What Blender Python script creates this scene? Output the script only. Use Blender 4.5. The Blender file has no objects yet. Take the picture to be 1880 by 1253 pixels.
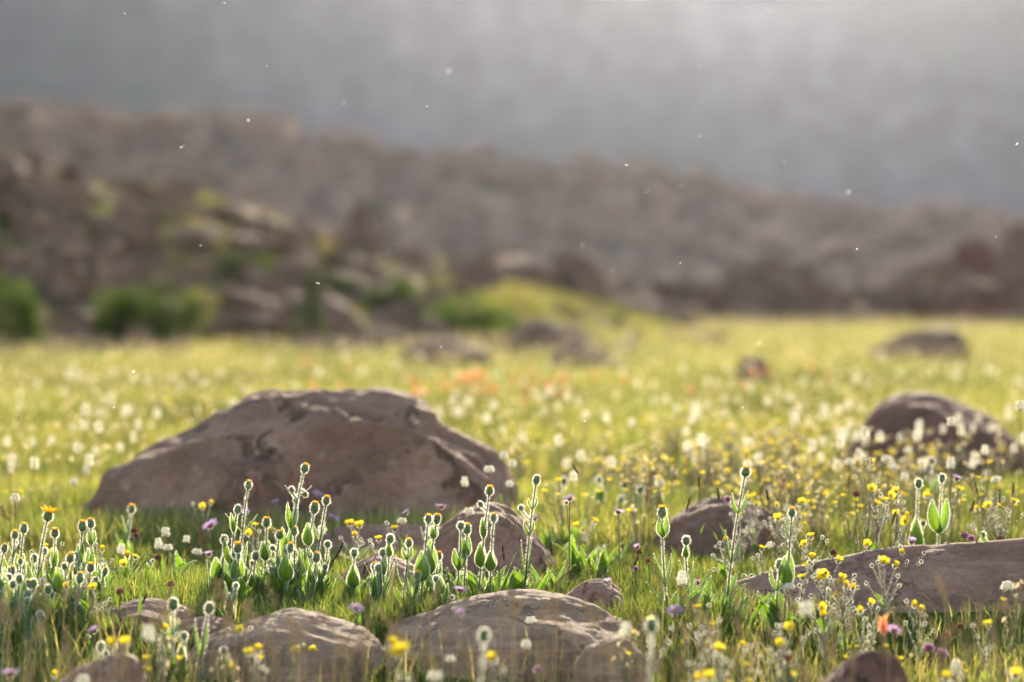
import bpy, math, random
import numpy as np
from mathutils import Vector

random.seed(11)
rng = np.random.default_rng(11)
S = bpy.context.scene
COL = S.collection
PI = math.pi
R = math.radians

# ---------------------------------------------------------------- survey
# 135 mm lens over a meadow; EYE is the lens height above the ground.
EYE = 0.84
FPX = 7050.0
HOR = 500.0
FOCUS = 9.65
SUN_EL, SUN_AZ = 12.5, 4.0


def spot(px, py, Y):
    return np.array([(px - 940.0) * Y / FPX, Y, EYE - (py - HOR) * Y / FPX])


# ---------------------------------------------------------------- noise
_perm = np.random.default_rng(3).permutation(256)
_perm = np.concatenate([_perm, _perm, _perm])
_gr = np.random.default_rng(5).normal(size=(256, 3))
_gr /= np.linalg.norm(_gr, axis=1)[:, None]


def pnoise(P):
    P = np.asarray(P, float)
    i = np.floor(P).astype(int)
    f = P - i
    u = f * f * f * (f * (f * 6 - 15) + 10)
    out = 0
    for dx in (0, 1):
        for dy in (0, 1):
            for dz in (0, 1):
                h = _perm[_perm[_perm[(i[:, 0] + dx) & 255] + ((i[:, 1] + dy) & 255)] + ((i[:, 2] + dz) & 255)]
                g = _gr[h]
                d = (g * (f - np.array([dx, dy, dz]))).sum(1)
                w = (u[:, 0] if dx else 1 - u[:, 0]) * (u[:, 1] if dy else 1 - u[:, 1]) * (u[:, 2] if dz else 1 - u[:, 2])
                out = out + w * d
    return out


def fbm(P, octv=4, gain=.5):
    a, s, t = 1.0, 0, np.asarray(P, float)
    for k in range(octv):
        s = s + a * pnoise(t + 17.3 * k)
        t = t * 2.03
        a *= gain
    return s


def fbm2(x, y, octv=4, gain=.5, z=0.0):
    x = np.atleast_1d(np.asarray(x, float)); y = np.atleast_1d(np.asarray(y, float))
    return fbm(np.stack([x, y, np.full_like(x, z)], 1), octv, gain)


def gz(x, y):
    """meadow surface height"""
    x = np.atleast_1d(np.asarray(x, float)); y = np.atleast_1d(np.asarray(y, float))
    return .035 * fbm2(x * .45, y * .35, 3) + .02 * fbm2(x * 1.7, y * 1.7, 2, .5, 4.0) - (.25 - .11 * np.clip((x - .15) / .45, 0, 1)) * np.clip(9.05 + .3 * np.clip((x - .4) / .3, 0, 1) - y, 0, 2.2)


def g1(x, y):
    return float(gz(x, y)[0])


# ---------------------------------------------------------------- mesh builder
class MB:
    def __init__(s):
        s.V = []; s.T = []; s.Q = []; s.TM = []; s.QM = []; s.n = 0; s.C = []

    def add(s, V, tris=None, quads=None, mat=0, col=None):
        V = np.asarray(V, float).reshape(-1, 3)
        s.V.append(V)
        if tris is not None and len(tris):
            t = np.asarray(tris, int).reshape(-1, 3) + s.n
            s.T.append(t); s.TM.append(np.full(len(t), mat))
        if quads is not None and len(quads):
            q = np.asarray(quads, int).reshape(-1, 4) + s.n
            s.Q.append(q); s.QM.append(np.full(len(q), mat))
        if col is not None:
            s.C.append(np.asarray(col, float).reshape(-1, 3))
        s.n += len(V)

    def mesh(s, name, mats, smooth=True):
        V = np.concatenate(s.V)
        T = np.concatenate(s.T) if s.T else np.zeros((0, 3), int)
        Q = np.concatenate(s.Q) if s.Q else np.zeros((0, 4), int)
        tm = np.concatenate(s.TM) if s.TM else np.zeros(0, int)
        qm = np.concatenate(s.QM) if s.QM else np.zeros(0, int)
        me = bpy.data.meshes.new(name)
        me.vertices.add(len(V)); me.vertices.foreach_set('co', V.astype(np.float32).ravel())
        me.loops.add(3 * len(T) + 4 * len(Q))
        me.loops.foreach_set('vertex_index', np.concatenate([T.ravel(), Q.ravel()]).astype(np.int32))
        me.polygons.add(len(T) + len(Q))
        st = np.concatenate([np.arange(len(T)) * 3, 3 * len(T) + np.arange(len(Q)) * 4]).astype(np.int32)
        me.polygons.foreach_set('loop_start', st)
        me.polygons.foreach_set('material_index', np.concatenate([tm, qm]).astype(np.int32))
        me.polygons.foreach_set('use_smooth', np.full(len(T) + len(Q), smooth))
        if s.C:
            C = np.concatenate(s.C)
            at = me.attributes.new('tint', 'FLOAT_COLOR', 'POINT')
            at.data.foreach_set('color', np.concatenate([C, np.ones((len(C), 1))], 1).astype(np.float32).ravel())
        me.update(calc_edges=True)
        me.validate()
        for m in mats:
            me.materials.append(m)
        return me

    def build(s, name, mats, parent=None, smooth=True, loc=None):
        return link(name, s.mesh(name, mats, smooth), parent, loc)


def link(name, me, parent=None, loc=None):
    o = bpy.data.objects.new(name, me)
    COL.objects.link(o)
    if parent is not None:
        o.parent = parent
    if loc is not None:
        o.location = [float(c) for c in loc]
    return o


def tag(o, label=None, cat=None, group=None, kind=None):
    if label: o['label'] = label
    if cat: o['category'] = cat
    if group: o['group'] = group
    if kind: o['kind'] = kind
    return o


def empty(name, loc, label=None, cat=None, group=None):
    o = bpy.data.objects.new(name, None)
    o.empty_display_size = .05
    COL.objects.link(o)
    o.location = [float(c) for c in loc]
    return tag(o, label, cat, group)


def copy_tree(o, parent=None):
    c = o.copy(); COL.objects.link(c); c.parent = parent
    for ch in o.children:
        copy_tree(ch, c)
    return c


# ---------------------------------------------------------------- shapes
def unit(v):
    v = np.asarray(v, float)
    return v / (np.linalg.norm(v) + 1e-12)


def basis(d):
    d = unit(d)
    a = np.array([1., 0, 0]) if abs(d[0]) < .8 else np.array([0, 1., 0])
    u = unit(np.cross(d, a)); v = np.cross(d, u)
    return u, v


def bez(p0, p1, p2, n):
    t = np.linspace(0, 1, n)[:, None]
    return (1 - t) ** 2 * p0 + 2 * t * (1 - t) * p1 + t * t * p2


def tube(mb, P, rad, k=6, mat=0, col=None):
    P = np.asarray(P, float); n = len(P)
    rad = np.broadcast_to(np.asarray(rad, float), (n,))
    u, v = basis(P[-1] - P[0])
    a = np.arange(k) * 2 * PI / k
    ring = np.cos(a)[:, None] * u + np.sin(a)[:, None] * v
    V = P[:, None, :] + rad[:, None, None] * ring[None]
    q = []
    for i in range(n - 1):
        for j in range(k):
            j2 = (j + 1) % k
            q.append((i * k + j, i * k + j2, (i + 1) * k + j2, (i + 1) * k + j))
    V = np.concatenate([V.reshape(-1, 3), P[-1:]])
    t = [((n - 1) * k + j, (n - 1) * k + (j + 1) % k, n * k) for j in range(k)]
    mb.add(V, t, q, mat, None if col is None else np.tile(col, (len(V), 1)))


def hairs(mb, P, D, ln, wd, mat):
    """one thin triangle for each hair: root points P, directions D"""
    n = len(P)
    if n == 0: return
    rv = rng.normal(size=(n, 3))
    w = np.cross(D, rv); w /= (np.linalg.norm(w, axis=1)[:, None] + 1e-9)
    L = (ln * rng.uniform(.22, 1.3, n))[:, None]
    V = np.stack([P - w * wd / 2, P + w * wd / 2, P + D * L], 1).reshape(-1, 3)
    mb.add(V, np.arange(3 * n).reshape(-1, 3), None, mat)


def hair_tube(mb, P, rad, n, ln, wd, mat, tilt=.25):
    P = np.asarray(P, float)
    rad = np.broadcast_to(np.asarray(rad, float), (len(P),))
    t = rng.uniform(0, len(P) - 1.001, n); i = t.astype(int); f = (t - i)[:, None]
    c = P[i] * (1 - f) + P[i + 1] * f
    r = rad[i] * (1 - f[:, 0]) + rad[i + 1] * f[:, 0]
    tg = unit(P[-1] - P[0]); u, v = basis(tg)
    a = rng.uniform(0, 2 * PI, n)
    d = np.cos(a)[:, None] * u + np.sin(a)[:, None] * v
    p = c + d * r[:, None] * .9
    d = d + tg * rng.normal(.1, tilt, n)[:, None] + rng.normal(0, .15, (n, 3))
    d /= np.linalg.norm(d, axis=1)[:, None]
    hairs(mb, p, d, ln, wd, mat)


def lathe(mb, base, axis, prof, k=12, mat=0, hair=None):
    """prof: list of (r, z) along the axis; hair = (n, len, width, mat)"""
    base = np.asarray(base, float); ax = unit(axis); u, v = basis(ax)
    a = np.arange(k) * 2 * PI / k
    ring = np.cos(a)[:, None] * u + np.sin(a)[:, None] * v
    V = np.concatenate([base + ax * z + ring * r for r, z in prof])
    n = len(prof); q = []
    for i in range(n - 1):
        for j in range(k):
            j2 = (j + 1) % k
            q.append((i * k + j, i * k + j2, (i + 1) * k + j2, (i + 1) * k + j))
    mb.add(V, None, q, mat)
    if hair:
        m, ln, wd, hm = hair
        pr = np.array(prof)
        wts = (pr[1:, 0] + pr[:-1, 0]) * np.hypot(np.diff(pr[:, 0]), np.diff(pr[:, 1])) + 1e-12
        i = rng.choice(n - 1, m, p=wts / wts.sum()); f = rng.uniform(0, 1, m)
        r = pr[i, 0] * (1 - f) + pr[i + 1, 0] * f; z = pr[i, 1] * (1 - f) + pr[i + 1, 1] * f
        dr = pr[i + 1, 0] - pr[i, 0]; dz = pr[i + 1, 1] - pr[i, 1]
        th = rng.uniform(0, 2 * PI, m)
        rd = np.cos(th)[:, None] * u + np.sin(th)[:, None] * v
        p = base + ax * z[:, None] + rd * r[:, None]
        d = rd * dz[:, None] - ax * dr[:, None]
        d /= (np.linalg.norm(d, axis=1)[:, None] + 1e-9)
        d = d + rng.normal(0, .3, (m, 3)); d /= np.linalg.norm(d, axis=1)[:, None]
        hairs(mb, p, d, ln, wd, hm)


def leaf(mb, base, az, L, Wd, phi0, phi1, kind='lance', fold=.35, mat=0, hair=None, n=9, twist=0.0, bend=0.0):
    out = np.array([math.cos(az), math.sin(az), 0]); up = np.array([0, 0, 1.])
    side = np.array([-math.sin(az), math.cos(az), 0])
    c = np.asarray(base, float).copy(); V = []; edge = []; surf = []; ph0 = random.uniform(0, 6.3); rib = []
    phi0 += random.gauss(0, .08); phi1 += random.gauss(0, .10)
    for i in range(n):
        t = i / (n - 1)
        ph = phi0 + (phi1 - phi0) * t + bend * math.sin(PI * t)
        d = math.sin(ph) * out + math.cos(ph) * up
        if i: c = c + d * L / (n - 1)
        nr = math.cos(ph) * out - math.sin(ph) * up
        rib.append(c + nr * .0003)
        if kind == 'ovate': w = math.sin(PI * min(1, (t * .97 + .03)) ** .62) ** .75
        elif kind == 'round': w = math.sin(PI * min(1, (t * .96 + .03)) ** .9) ** .6
        elif kind == 'obov': w = math.sin(PI * min(1, (t * .96 + .02)) ** 1.5) ** .8
        else: w = math.sin(PI * min(1, (t * .96 + .04)) ** .8)
        w = max(w, .03) * Wd / 2 * (1 + (.07 * math.sin(9 * t + ph0) if n > 6 else 0))
        tw = twist * t
        sd = side * math.cos(tw) + nr * math.sin(tw); nn = nr * math.cos(tw) - side * math.sin(tw)
        for s in (-1, -.5, 0, .5, 1):
            p = c + s * w * math.cos(fold) * sd - abs(s) * w * math.sin(fold) * nn
            V.append(p)
            if abs(s) == 1: edge.append((p, sd * s, d))
            else: surf.append((p, nn))
    q = [(i * 5 + j, i * 5 + j + 1, i * 5 + 5 + j + 1, i * 5 + 5 + j) for i in range(n - 1) for j in range(4)]
    mb.add(V, None, q, mat)
    if n > 6: tube(mb, rib, np.linspace(.0009, .0003, n), 3, mat)
    if hair:
        m, ln, wd, hm = hair
        E = np.array([np.stack(e) for e in edge])
        le = E[0::2]; re = E[1::2]
        for X in (le, re):
            t = rng.uniform(0, n - 1.001, m // 2); i = t.astype(int); f = (t - i)[:, None]
            p = X[i, 0] * (1 - f) + X[i + 1, 0] * f
            d = X[i, 1] + .35 * X[i, 2] + rng.normal(0, .35, (len(i), 3))
            d /= np.linalg.norm(d, axis=1)[:, None]
            hairs(mb, p, d, ln, wd, hm)
        Sf = np.array([np.stack(e) for e in surf])
        i = rng.integers(0, len(Sf), m // 4)
        p = Sf[i, 0] + rng.normal(0, Wd * .06, (len(i), 3)) * .4
        d = Sf[i, 1] * 1.0 + rng.normal(0, .3, (len(i), 3)); d /= np.linalg.norm(d, axis=1)[:, None]
        hairs(mb, p, d, ln * .7, wd, hm)
    return c


# ---------------------------------------------------------------- materials
def newmat(name):
    m = bpy.data.materials.new(name); m.use_nodes = True
    nt = m.node_tree; nt.nodes.clear()
    return m, nt, nt.nodes.new('ShaderNodeOutputMaterial')


def nd(nt, typ, **kw):
    n = nt.nodes.new(typ)
    for k, v in kw.items():
        if k.startswith('i_'):
            key = k[2:]
            n.inputs[int(key) if key.isdigit() else key.replace('_', ' ')].default_value = v
        else:
            setattr(n, k, v)
    return n


def rgba(c): return (c[0], c[1], c[2], 1)


def ramp(nt, fac, stops):
    r = nd(nt, 'ShaderNodeValToRGB')
    e = r.color_ramp.elements
    while len(e) < len(stops): e.new(.5)
    for i, (p, c) in enumerate(stops):
        e[i].position = p; e[i].color = rgba(c)
    nt.links.new(fac, r.inputs[0])
    return r.outputs[0]


def mixc(nt, a, b, fac, mode='MIX'):
    m = nd(nt, 'ShaderNodeMix', data_type='RGBA', blend_type=mode)
    for s, v in ((6, a), (7, b), (0, fac)):
        if hasattr(v, 'is_linked'): nt.links.new(v, m.inputs[s])
        else: m.inputs[s].default_value = v if s == 0 else rgba(v)
    return m.outputs[2]


def leafmat(name, col, tcol, trans=.5, var=.25, gloss=.06, scale=30., attr=False, rough=.45):
    """thin plant tissue: diffuse + light shining through + a little sheen"""
    m, nt, out = newmat(name)
    oi = nd(nt, 'ShaderNodeObjectInfo')
    tc = nd(nt, 'ShaderNodeTexCoord')
    nz = nd(nt, 'ShaderNodeTexNoise', i_Scale=scale, i_Detail=3.)
    nt.links.new(tc.outputs['Object'], nz.inputs['Vector'])
    add = nd(nt, 'ShaderNodeMath', operation='ADD'); nt.links.new(nz.outputs[0], add.inputs[0]); nt.links.new(oi.outputs['Random'], add.inputs[1])
    mr = nd(nt, 'ShaderNodeMapRange', i_1=.3, i_2=1.7, i_3=1 - var, i_4=1 + var); nt.links.new(add.outputs[0], mr.inputs[0])
    hs1 = nd(nt, 'ShaderNodeHueSaturation'); hs2 = nd(nt, 'ShaderNodeHueSaturation')
    for h, c in ((hs1, col), (hs2, tcol)):
        h.inputs['Color'].default_value = rgba(c)
        nt.links.new(mr.outputs[0], h.inputs['Value'])
    c1, c2 = hs1.outputs[0], hs2.outputs[0]
    if attr:
        at = nd(nt, 'ShaderNodeAttribute', attribute_name='tint')
        c1 = mixc(nt, c1, at.outputs['Color'], 1.0, 'MULTIPLY'); c2 = mixc(nt, c2, at.outputs['Color'], 1.0, 'MULTIPLY')
    d = nd(nt, 'ShaderNodeBsdfDiffuse'); t = nd(nt, 'ShaderNodeBsdfTranslucent')
    nt.links.new(c1, d.inputs[0]); nt.links.new(c2, t.inputs[0])
    mx = nd(nt, 'ShaderNodeMixShader', i_0=trans); nt.links.new(d.outputs[0], mx.inputs[1]); nt.links.new(t.outputs[0], mx.inputs[2])
    sh = mx.outputs[0]
    if gloss:
        g = nd(nt, 'ShaderNodeBsdfGlossy', i_Roughness=rough); g.inputs[0].default_value = (1, 1, .95, 1)
        m2 = nd(nt, 'ShaderNodeMixShader', i_0=gloss); nt.links.new(sh, m2.inputs[1]); nt.links.new(g.outputs[0], m2.inputs[2]); sh = m2.outputs[0]
    nt.links.new(sh, out.inputs[0])
    return m


def rockmat(name, tones, scale=1.0, strata=.0, bump=1.0, lichen=.3, deep=.018):
    m, nt, out = newmat(name)
    tc = nd(nt, 'ShaderNodeTexCoord'); L = nt.links
    oi = nd(nt, 'ShaderNodeObjectInfo')
    mp = nd(nt, 'ShaderNodeMapping'); L.new(tc.outputs['Object'], mp.inputs[0])
    cv = nd(nt, 'ShaderNodeCombineXYZ'); mm = nd(nt, 'ShaderNodeMath', operation='MULTIPLY', i_1=30.0)
    L.new(oi.outputs['Random'], mm.inputs[0])
    for k in range(3): L.new(mm.outputs[0], cv.inputs[k])
    L.new(cv.outputs[0], mp.inputs['Location'])
    mp.inputs['Rotation'].default_value = (.25, .3, 0)
    n1 = nd(nt, 'ShaderNodeTexNoise', i_Scale=4. * scale, i_Detail=8., i_Roughness=.62); L.new(mp.outputs[0], n1.inputs[0])
    n2 = nd(nt, 'ShaderNodeTexNoise', i_Scale=55. * scale, i_Detail=6., i_Roughness=.7); L.new(mp.outputs[0], n2.inputs[0])
    c = ramp(nt, n1.outputs[0], [(.3, tones[0]), (.5, tones[1]), (.7, tones[2])])
    f2 = nd(nt, 'ShaderNodeMapRange', i_1=.3, i_2=.7, i_3=.78, i_4=1.2); L.new(n2.outputs[0], f2.inputs[0])
    c = mixc(nt, c, f2.outputs[0], 1.0, 'MULTIPLY')
    n3 = nd(nt, 'ShaderNodeTexNoise', i_Scale=11. * scale, i_Detail=5., i_Roughness=.65); L.new(mp.outputs[0], n3.inputs[0])
    f3 = nd(nt, 'ShaderNodeMapRange', i_1=.58, i_2=.7, i_3=0., i_4=lichen); L.new(n3.outputs[0], f3.inputs[0])
    c = mixc(nt, c, tones[3], f3.outputs[0])
    h = nd(nt, 'ShaderNodeMath', operation='MULTIPLY_ADD', i_1=.35, i_2=0.); L.new(n2.outputs[0], h.inputs[0])
    ha = nd(nt, 'ShaderNodeMath', operation='MULTIPLY_ADD', i_1=1.0); L.new(n1.outputs[0], ha.inputs[0]); L.new(h.outputs[0], ha.inputs[2])
    hh = ha.outputs[0]
    vo = nd(nt, 'ShaderNodeTexVoronoi', feature='DISTANCE_TO_EDGE', i_Scale=2.6 * scale)
    wv = nd(nt, 'ShaderNodeMix', data_type='VECTOR'); wv.inputs[0].default_value = .22
    L.new(mp.outputs[0], wv.inputs[4]); L.new(n3.outputs['Color'], wv.inputs[5]); L.new(wv.outputs[1], vo.inputs['Vector'])
    cr = nd(nt, 'ShaderNodeMapRange', i_1=.0, i_2=.035, i_3=0., i_4=1.); L.new(vo.outputs['Distance'], cr.inputs[0])
    keep = nd(nt, 'ShaderNodeMapRange', i_1=.42, i_2=.58, i_3=1., i_4=0.); L.new(n1.outputs[0], keep.inputs[0])
    mxk = nd(nt, 'ShaderNodeMath', operation='MAXIMUM'); L.new(cr.outputs[0], mxk.inputs[0]); L.new(keep.outputs[0], mxk.inputs[1])
    fk = nd(nt, 'ShaderNodeMapRange', i_3=.35, i_4=1.); L.new(mxk.outputs[0], fk.inputs[0])
    c = mixc(nt, c, fk.outputs[0], 1.0, 'MULTIPLY')
    hk = nd(nt, 'ShaderNodeMath', operation='MULTIPLY_ADD', i_1=.8); L.new(mxk.outputs[0], hk.inputs[0]); L.new(hh, hk.inputs[2]); hh = hk.outputs[0]
    if strata:
        m2 = nd(nt, 'ShaderNodeMapping'); m2.inputs['Scale'].default_value = (2., 2., 34.); m2.inputs['Rotation'].default_value = (.1, .12, 0)
        L.new(tc.outputs['Object'], m2.inputs[0])
        n4 = nd(nt, 'ShaderNodeTexNoise', i_Scale=1.6, i_Detail=6., i_Roughness=.6, i_Distortion=.6); L.new(m2.outputs[0], n4.inputs[0])
        f4 = nd(nt, 'ShaderNodeMapRange', i_1=.35, i_2=.65, i_3=1 - .5 * strata, i_4=1 + .25 * strata); L.new(n4.outputs[0], f4.inputs[0])
        c = mixc(nt, c, f4.outputs[0], 1.0, 'MULTIPLY')
        hb = nd(nt, 'ShaderNodeMath', operation='MULTIPLY_ADD', i_1=1.1 * strata); L.new(n4.outputs[0], hb.inputs[0]); L.new(hh, hb.inputs[2]); hh = hb.outputs[0]
    b = nd(nt, 'ShaderNodeBump', i_Strength=.65 * bump, i_Distance=deep); L.new(hh, b.inputs['Height'])
    p = nd(nt, 'ShaderNodeBsdfPrincipled', i_Roughness=.88)
    p.inputs['Specular IOR Level'].default_value = .15
    L.new(c, p.inputs['Base Color']); L.new(b.outputs[0], p.inputs['Normal'])
    L.new(p.outputs[0], out.inputs[0])
    return m


def groundmat(name, stops, scale, scale2=3., bump=.3, dist=.05, mix2=None, squash=None):
    m, nt, out = newmat(name); L = nt.links
    ge = nd(nt, 'ShaderNodeNewGeometry'); pos = ge.outputs['Position']
    if squash:
        sq = nd(nt, 'ShaderNodeMapping'); sq.inputs['Scale'].default_value = squash; L.new(pos, sq.inputs[0]); pos = sq.outputs[0]
    n1 = nd(nt, 'ShaderNodeTexNoise', i_Scale=scale, i_Detail=9., i_Roughness=.65); L.new(pos, n1.inputs[0])
    c = ramp(nt, n1.outputs[0], stops)
    n2 = nd(nt, 'ShaderNodeTexNoise', i_Scale=scale2, i_Detail=8., i_Roughness=.7); L.new(pos, n2.inputs[0])
    f = nd(nt, 'ShaderNodeMapRange', i_1=.3, i_2=.7, i_3=.55, i_4=1.4); L.new(n2.outputs[0], f.inputs[0])
    c = mixc(nt, c, f.outputs[0], 1.0, 'MULTIPLY')
    if mix2:
        n3 = nd(nt, 'ShaderNodeTexNoise', i_Scale=mix2[1], i_Detail=6., i_Roughness=.6); L.new(pos, n3.inputs[0])
        f3 = nd(nt, 'ShaderNodeMapRange', i_1=mix2[2], i_2=mix2[3]); L.new(n3.outputs[0], f3.inputs[0])
        c = mixc(nt, c, mix2[0], f3.outputs[0])
    b = nd(nt, 'ShaderNodeBump', i_Strength=bump, i_Distance=dist); L.new(n2.outputs[0], b.inputs['Height'])
    p = nd(nt, 'ShaderNodeBsdfPrincipled', i_Roughness=1.); p.inputs['Specular IOR Level'].default_value = 0.
    L.new(c, p.inputs['Base Color']); L.new(b.outputs[0], p.inputs['Normal']); L.new(p.outputs[0], out.inputs[0])
    return m


M = {}
M['hair'] = leafmat('silky_hair', (.80, .80, .72), (.98, .96, .88), .88, .03, 0)
M['stem'] = leafmat('stem_green', (.07, .12, .03), (.22, .32, .06), .3, .2, .05)
M['leaf'] = leafmat('leaf_green', (.045, .085, .013), (.19, .34, .018), .5, .35, .06, 120.)
M['bud'] = leafmat('bud_green', (.06, .11, .018), (.16, .26, .03), .35, .2, .03)
M['yolk'] = leafmat('ray_orange_yellow', (.75, .42, .02), (.85, .48, .02), .5, .15, .02)
M['yellow'] = leafmat('petal_yellow', (.80, .62, .02), (.90, .72, .03), .5, .12, .04)
M['white'] = leafmat('petal_white', (.80, .77, .68), (.88, .85, .72), .5, .1, 0)
M['lilac'] = leafmat('petal_lilac', (.50, .34, .62), (.68, .48, .80), .5, .12, 0)
M['clover'] = leafmat('floret_purple', (.42, .18, .36), (.60, .30, .52), .45, .25, 0)
M['maroon'] = leafmat('floret_maroon', (.22, .10, .08), (.38, .19, .13), .4, .25, 0)
M['redstem'] = leafmat('stem_reddish', (.14, .09, .04), (.25, .18, .07), .3, .25, .03)
M['tan'] = leafmat('straw', (.36, .27, .14), (.55, .42, .22), .45, .2, .05)
M['dark'] = leafmat('sedge_brown', (.05, .032, .022), (.10, .06, .035), .3, .3, .05)
M['orange'] = leafmat('paintbrush_red', (.70, .26, .12), (.85, .36, .18), .5, .2, 0)
M['grass'] = leafmat('grass_blade', (1, 1, 1), (2.12, 2.15, 1.2), .55, .12, .05, .6, attr=True, rough=.5)
M['insect'] = leafmat('insect_body', (.03, .025, .02), (.06, .05, .04), .2, .1, .1)
M['wing'] = leafmat('insect_wing', (.7, .7, .7), (.95, .95, .92), .75, .05, .15)
M['bush'] = leafmat('shrub_leaf', (.035, .060, .012), (.10, .16, .02), .45, .4, .02, 3.)
M['fir'] = leafmat('fir_needle', (.025, .045, .012), (.09, .13, .02), .35, .3, .04, 3.)
M['wood'] = leafmat('bark', (.08, .055, .04), (.05, .03, .02), .02, .2, 0)
BROWN = [(.135, .076, .056), (.225, .132, .098), (.33, .208, .16), (.42, .31, .24)]
M['boulder'] = rockmat('boulder_sandstone', BROWN, .8, .08, 1.3, .5, .035)
M['rock'] = rockmat('rock_mauve', [(.145, .078, .055), (.25, .142, .102), (.36, .222, .168), (.44, .33, .25)], 1.5, .2, .8, .35)
M['grain'] = rockmat('rock_wavy_grain', [(.18, .112, .074), (.31, .20, .138), (.43, .295, .21), (.50, .38, .28)], 1.3, .55, .9, .3)
M['moraine'] = rockmat('moraine_rock', [(.16, .105, .078), (.26, .175, .135), (.36, .25, .20), (.38, .29, .23)], 1., 0., 1., .2)
M['darkrock'] = rockmat('rock_dark', [(.09, .046, .037), (.14, .074, .058), (.21, .116, .092), (.25, .165, .13)], 1., .2, 1., .2)
M['hillrock'] = rockmat('hill_rock', [(.10, .058, .042), (.17, .106, .078), (.26, .17, .128), (.30, .22, .16)], 1., 0., 1., .2)

EXPOSURE = 2.1
HAZE_D = 4.0e-5
HAZE_G = .92

# ---------------------------------------------------------------- light, air, camera
w = bpy.data.worlds.new('World'); S.world = w; w.use_nodes = True
nt = w.node_tree; bgn = nt.nodes['Background']
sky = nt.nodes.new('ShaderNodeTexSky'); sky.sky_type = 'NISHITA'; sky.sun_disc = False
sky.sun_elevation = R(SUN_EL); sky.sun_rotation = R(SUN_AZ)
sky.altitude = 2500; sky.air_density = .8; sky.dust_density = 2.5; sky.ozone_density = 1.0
warm = nt.nodes.new('ShaderNodeMix'); warm.data_type = 'RGBA'; warm.blend_type = 'MULTIPLY'   # tint added to the sky colour so its fill warms shaded rock
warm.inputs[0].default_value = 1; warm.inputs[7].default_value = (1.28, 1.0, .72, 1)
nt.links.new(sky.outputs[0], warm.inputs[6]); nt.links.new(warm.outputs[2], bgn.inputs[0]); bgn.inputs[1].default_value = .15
sl = bpy.data.lights.new('sun', 'SUN'); sl.energy = 3.4; sl.angle = R(.53); sl.color = (1.0, .83, .60)
so = bpy.data.objects.new('sun', sl); COL.objects.link(so)
sd = Vector((math.sin(R(SUN_AZ)) * math.cos(R(SUN_EL)), math.cos(R(SUN_AZ)) * math.cos(R(SUN_EL)), math.sin(R(SUN_EL))))
so.rotation_euler = sd.to_track_quat('Z', 'Y').to_euler(); so.location = (2, 8, 30)

cam = bpy.data.cameras.new('camera'); co = bpy.data.objects.new('camera', cam); COL.objects.link(co)
co.location = (0, 0, EYE); co.rotation_euler = (R(90) - math.atan((626.5 - HOR) / FPX), 0, 0)
cam.sensor_width = 36; cam.lens = 135; cam.clip_start = .1; cam.clip_end = 6000
cam.dof.use_dof = True; cam.dof.focus_distance = FOCUS; cam.dof.aperture_fstop = 2.4; cam.dof.aperture_blades = 0
S.camera = co
S.view_settings.view_transform = 'Standard'; S.view_settings.look = 'None'; S.view_settings.gamma = 1
S.view_settings.exposure = EXPOSURE
S.cycles.max_bounces = 6; S.cycles.diffuse_bounces = 3; S.cycles.glossy_bounces = 2
S.cycles.transmission_bounces = 4; S.cycles.volume_bounces = 0; S.cycles.transparent_max_bounces = 4
S.cycles.use_denoising = True; S.cycles.sample_clamp_indirect = 6
S.cycles.use_light_tree = False

# haze: one closed box of thin backlit air
hb = MB()
X0, X1, Y0_, Y1_, Z0, Z1 = -900, 900, -60, 2300, -12, 460
hb.add([(x, y, z) for x in (X0, X1) for y in (Y0_, Y1_) for z in (Z0, Z1)], None,
       [(0, 1, 3, 2), (4, 6, 7, 5), (0, 4, 5, 1), (2, 3, 7, 6), (0, 2, 6, 4), (1, 5, 7, 3)])
hm, hnt, hout = newmat('hazy_air')
pv = hnt.nodes.new('ShaderNodeVolumePrincipled')
pv.inputs['Color'].default_value = (.70, .76, 1.0, 1); pv.inputs['Density'].default_value = HAZE_D; pv.inputs['Anisotropy'].default_value = HAZE_G
hnt.links.new(pv.outputs[0], hout.inputs['Volume'])
tag(hb.build('haze', [hm], None, False), kind='stuff')


# ---------------------------------------------------------------- terrain
def grid(name, xs, ys, fn, mat, smooth=True):
    X, Y = np.meshgrid(xs, ys)
    Z = fn(X.ravel(), Y.ravel())
    nx, ny = len(xs), len(ys)
    I = np.arange(nx * ny).reshape(ny, nx)
    q = np.stack([I[:-1, :-1].ravel(), I[:-1, 1:].ravel(), I[1:, 1:].ravel(), I[1:, :-1].ravel()], 1)
    mb = MB(); mb.add(np.stack([X.ravel(), Y.ravel(), Z], 1), None, q)
    return tag(mb.build(name, [mat], None, smooth), kind='structure')


def spaced(*segs):
    return np.unique(np.concatenate([np.arange(a, b, s) for a, b, s in segs]))


SOIL = groundmat('meadow_soil', [(.35, (.045, .055, .018)), (.5, (.07, .085, .022)), (.65, (.10, .095, .04))], 1.4, 25., .5, .03)
gx = spaced((-900, -60, 60), (-60, -12, 4), (-12, 12, .16), (12, 60, 4), (60, 901, 60))
gy = spaced((-60, 4, 4), (4, 24, .14), (24, 72, .6), (72, 200, 8), (200, 1300, 80))
grid('ground', gx, gy, gz, SOIL)


def sstep(a, b, x):
    t = np.clip((x - a) / (b - a), 0, 1); return t * t * (3 - 2 * t)


CREST = 49.0
_hp = np.array([(-3000, -60), (-900, 140), (0, 292), (80, 312), (200, 347), (330, 362), (480, 402), (600, 442), (700, 470), (850, 502), (1000, 535), (1120, 565), (1250, 600), (1420, 660)], float)
HCX = (_hp[:, 0] - 940) * CREST / FPX
HCZ = EYE + (HOR - _hp[:, 1]) * CREST / FPX - .03


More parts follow.
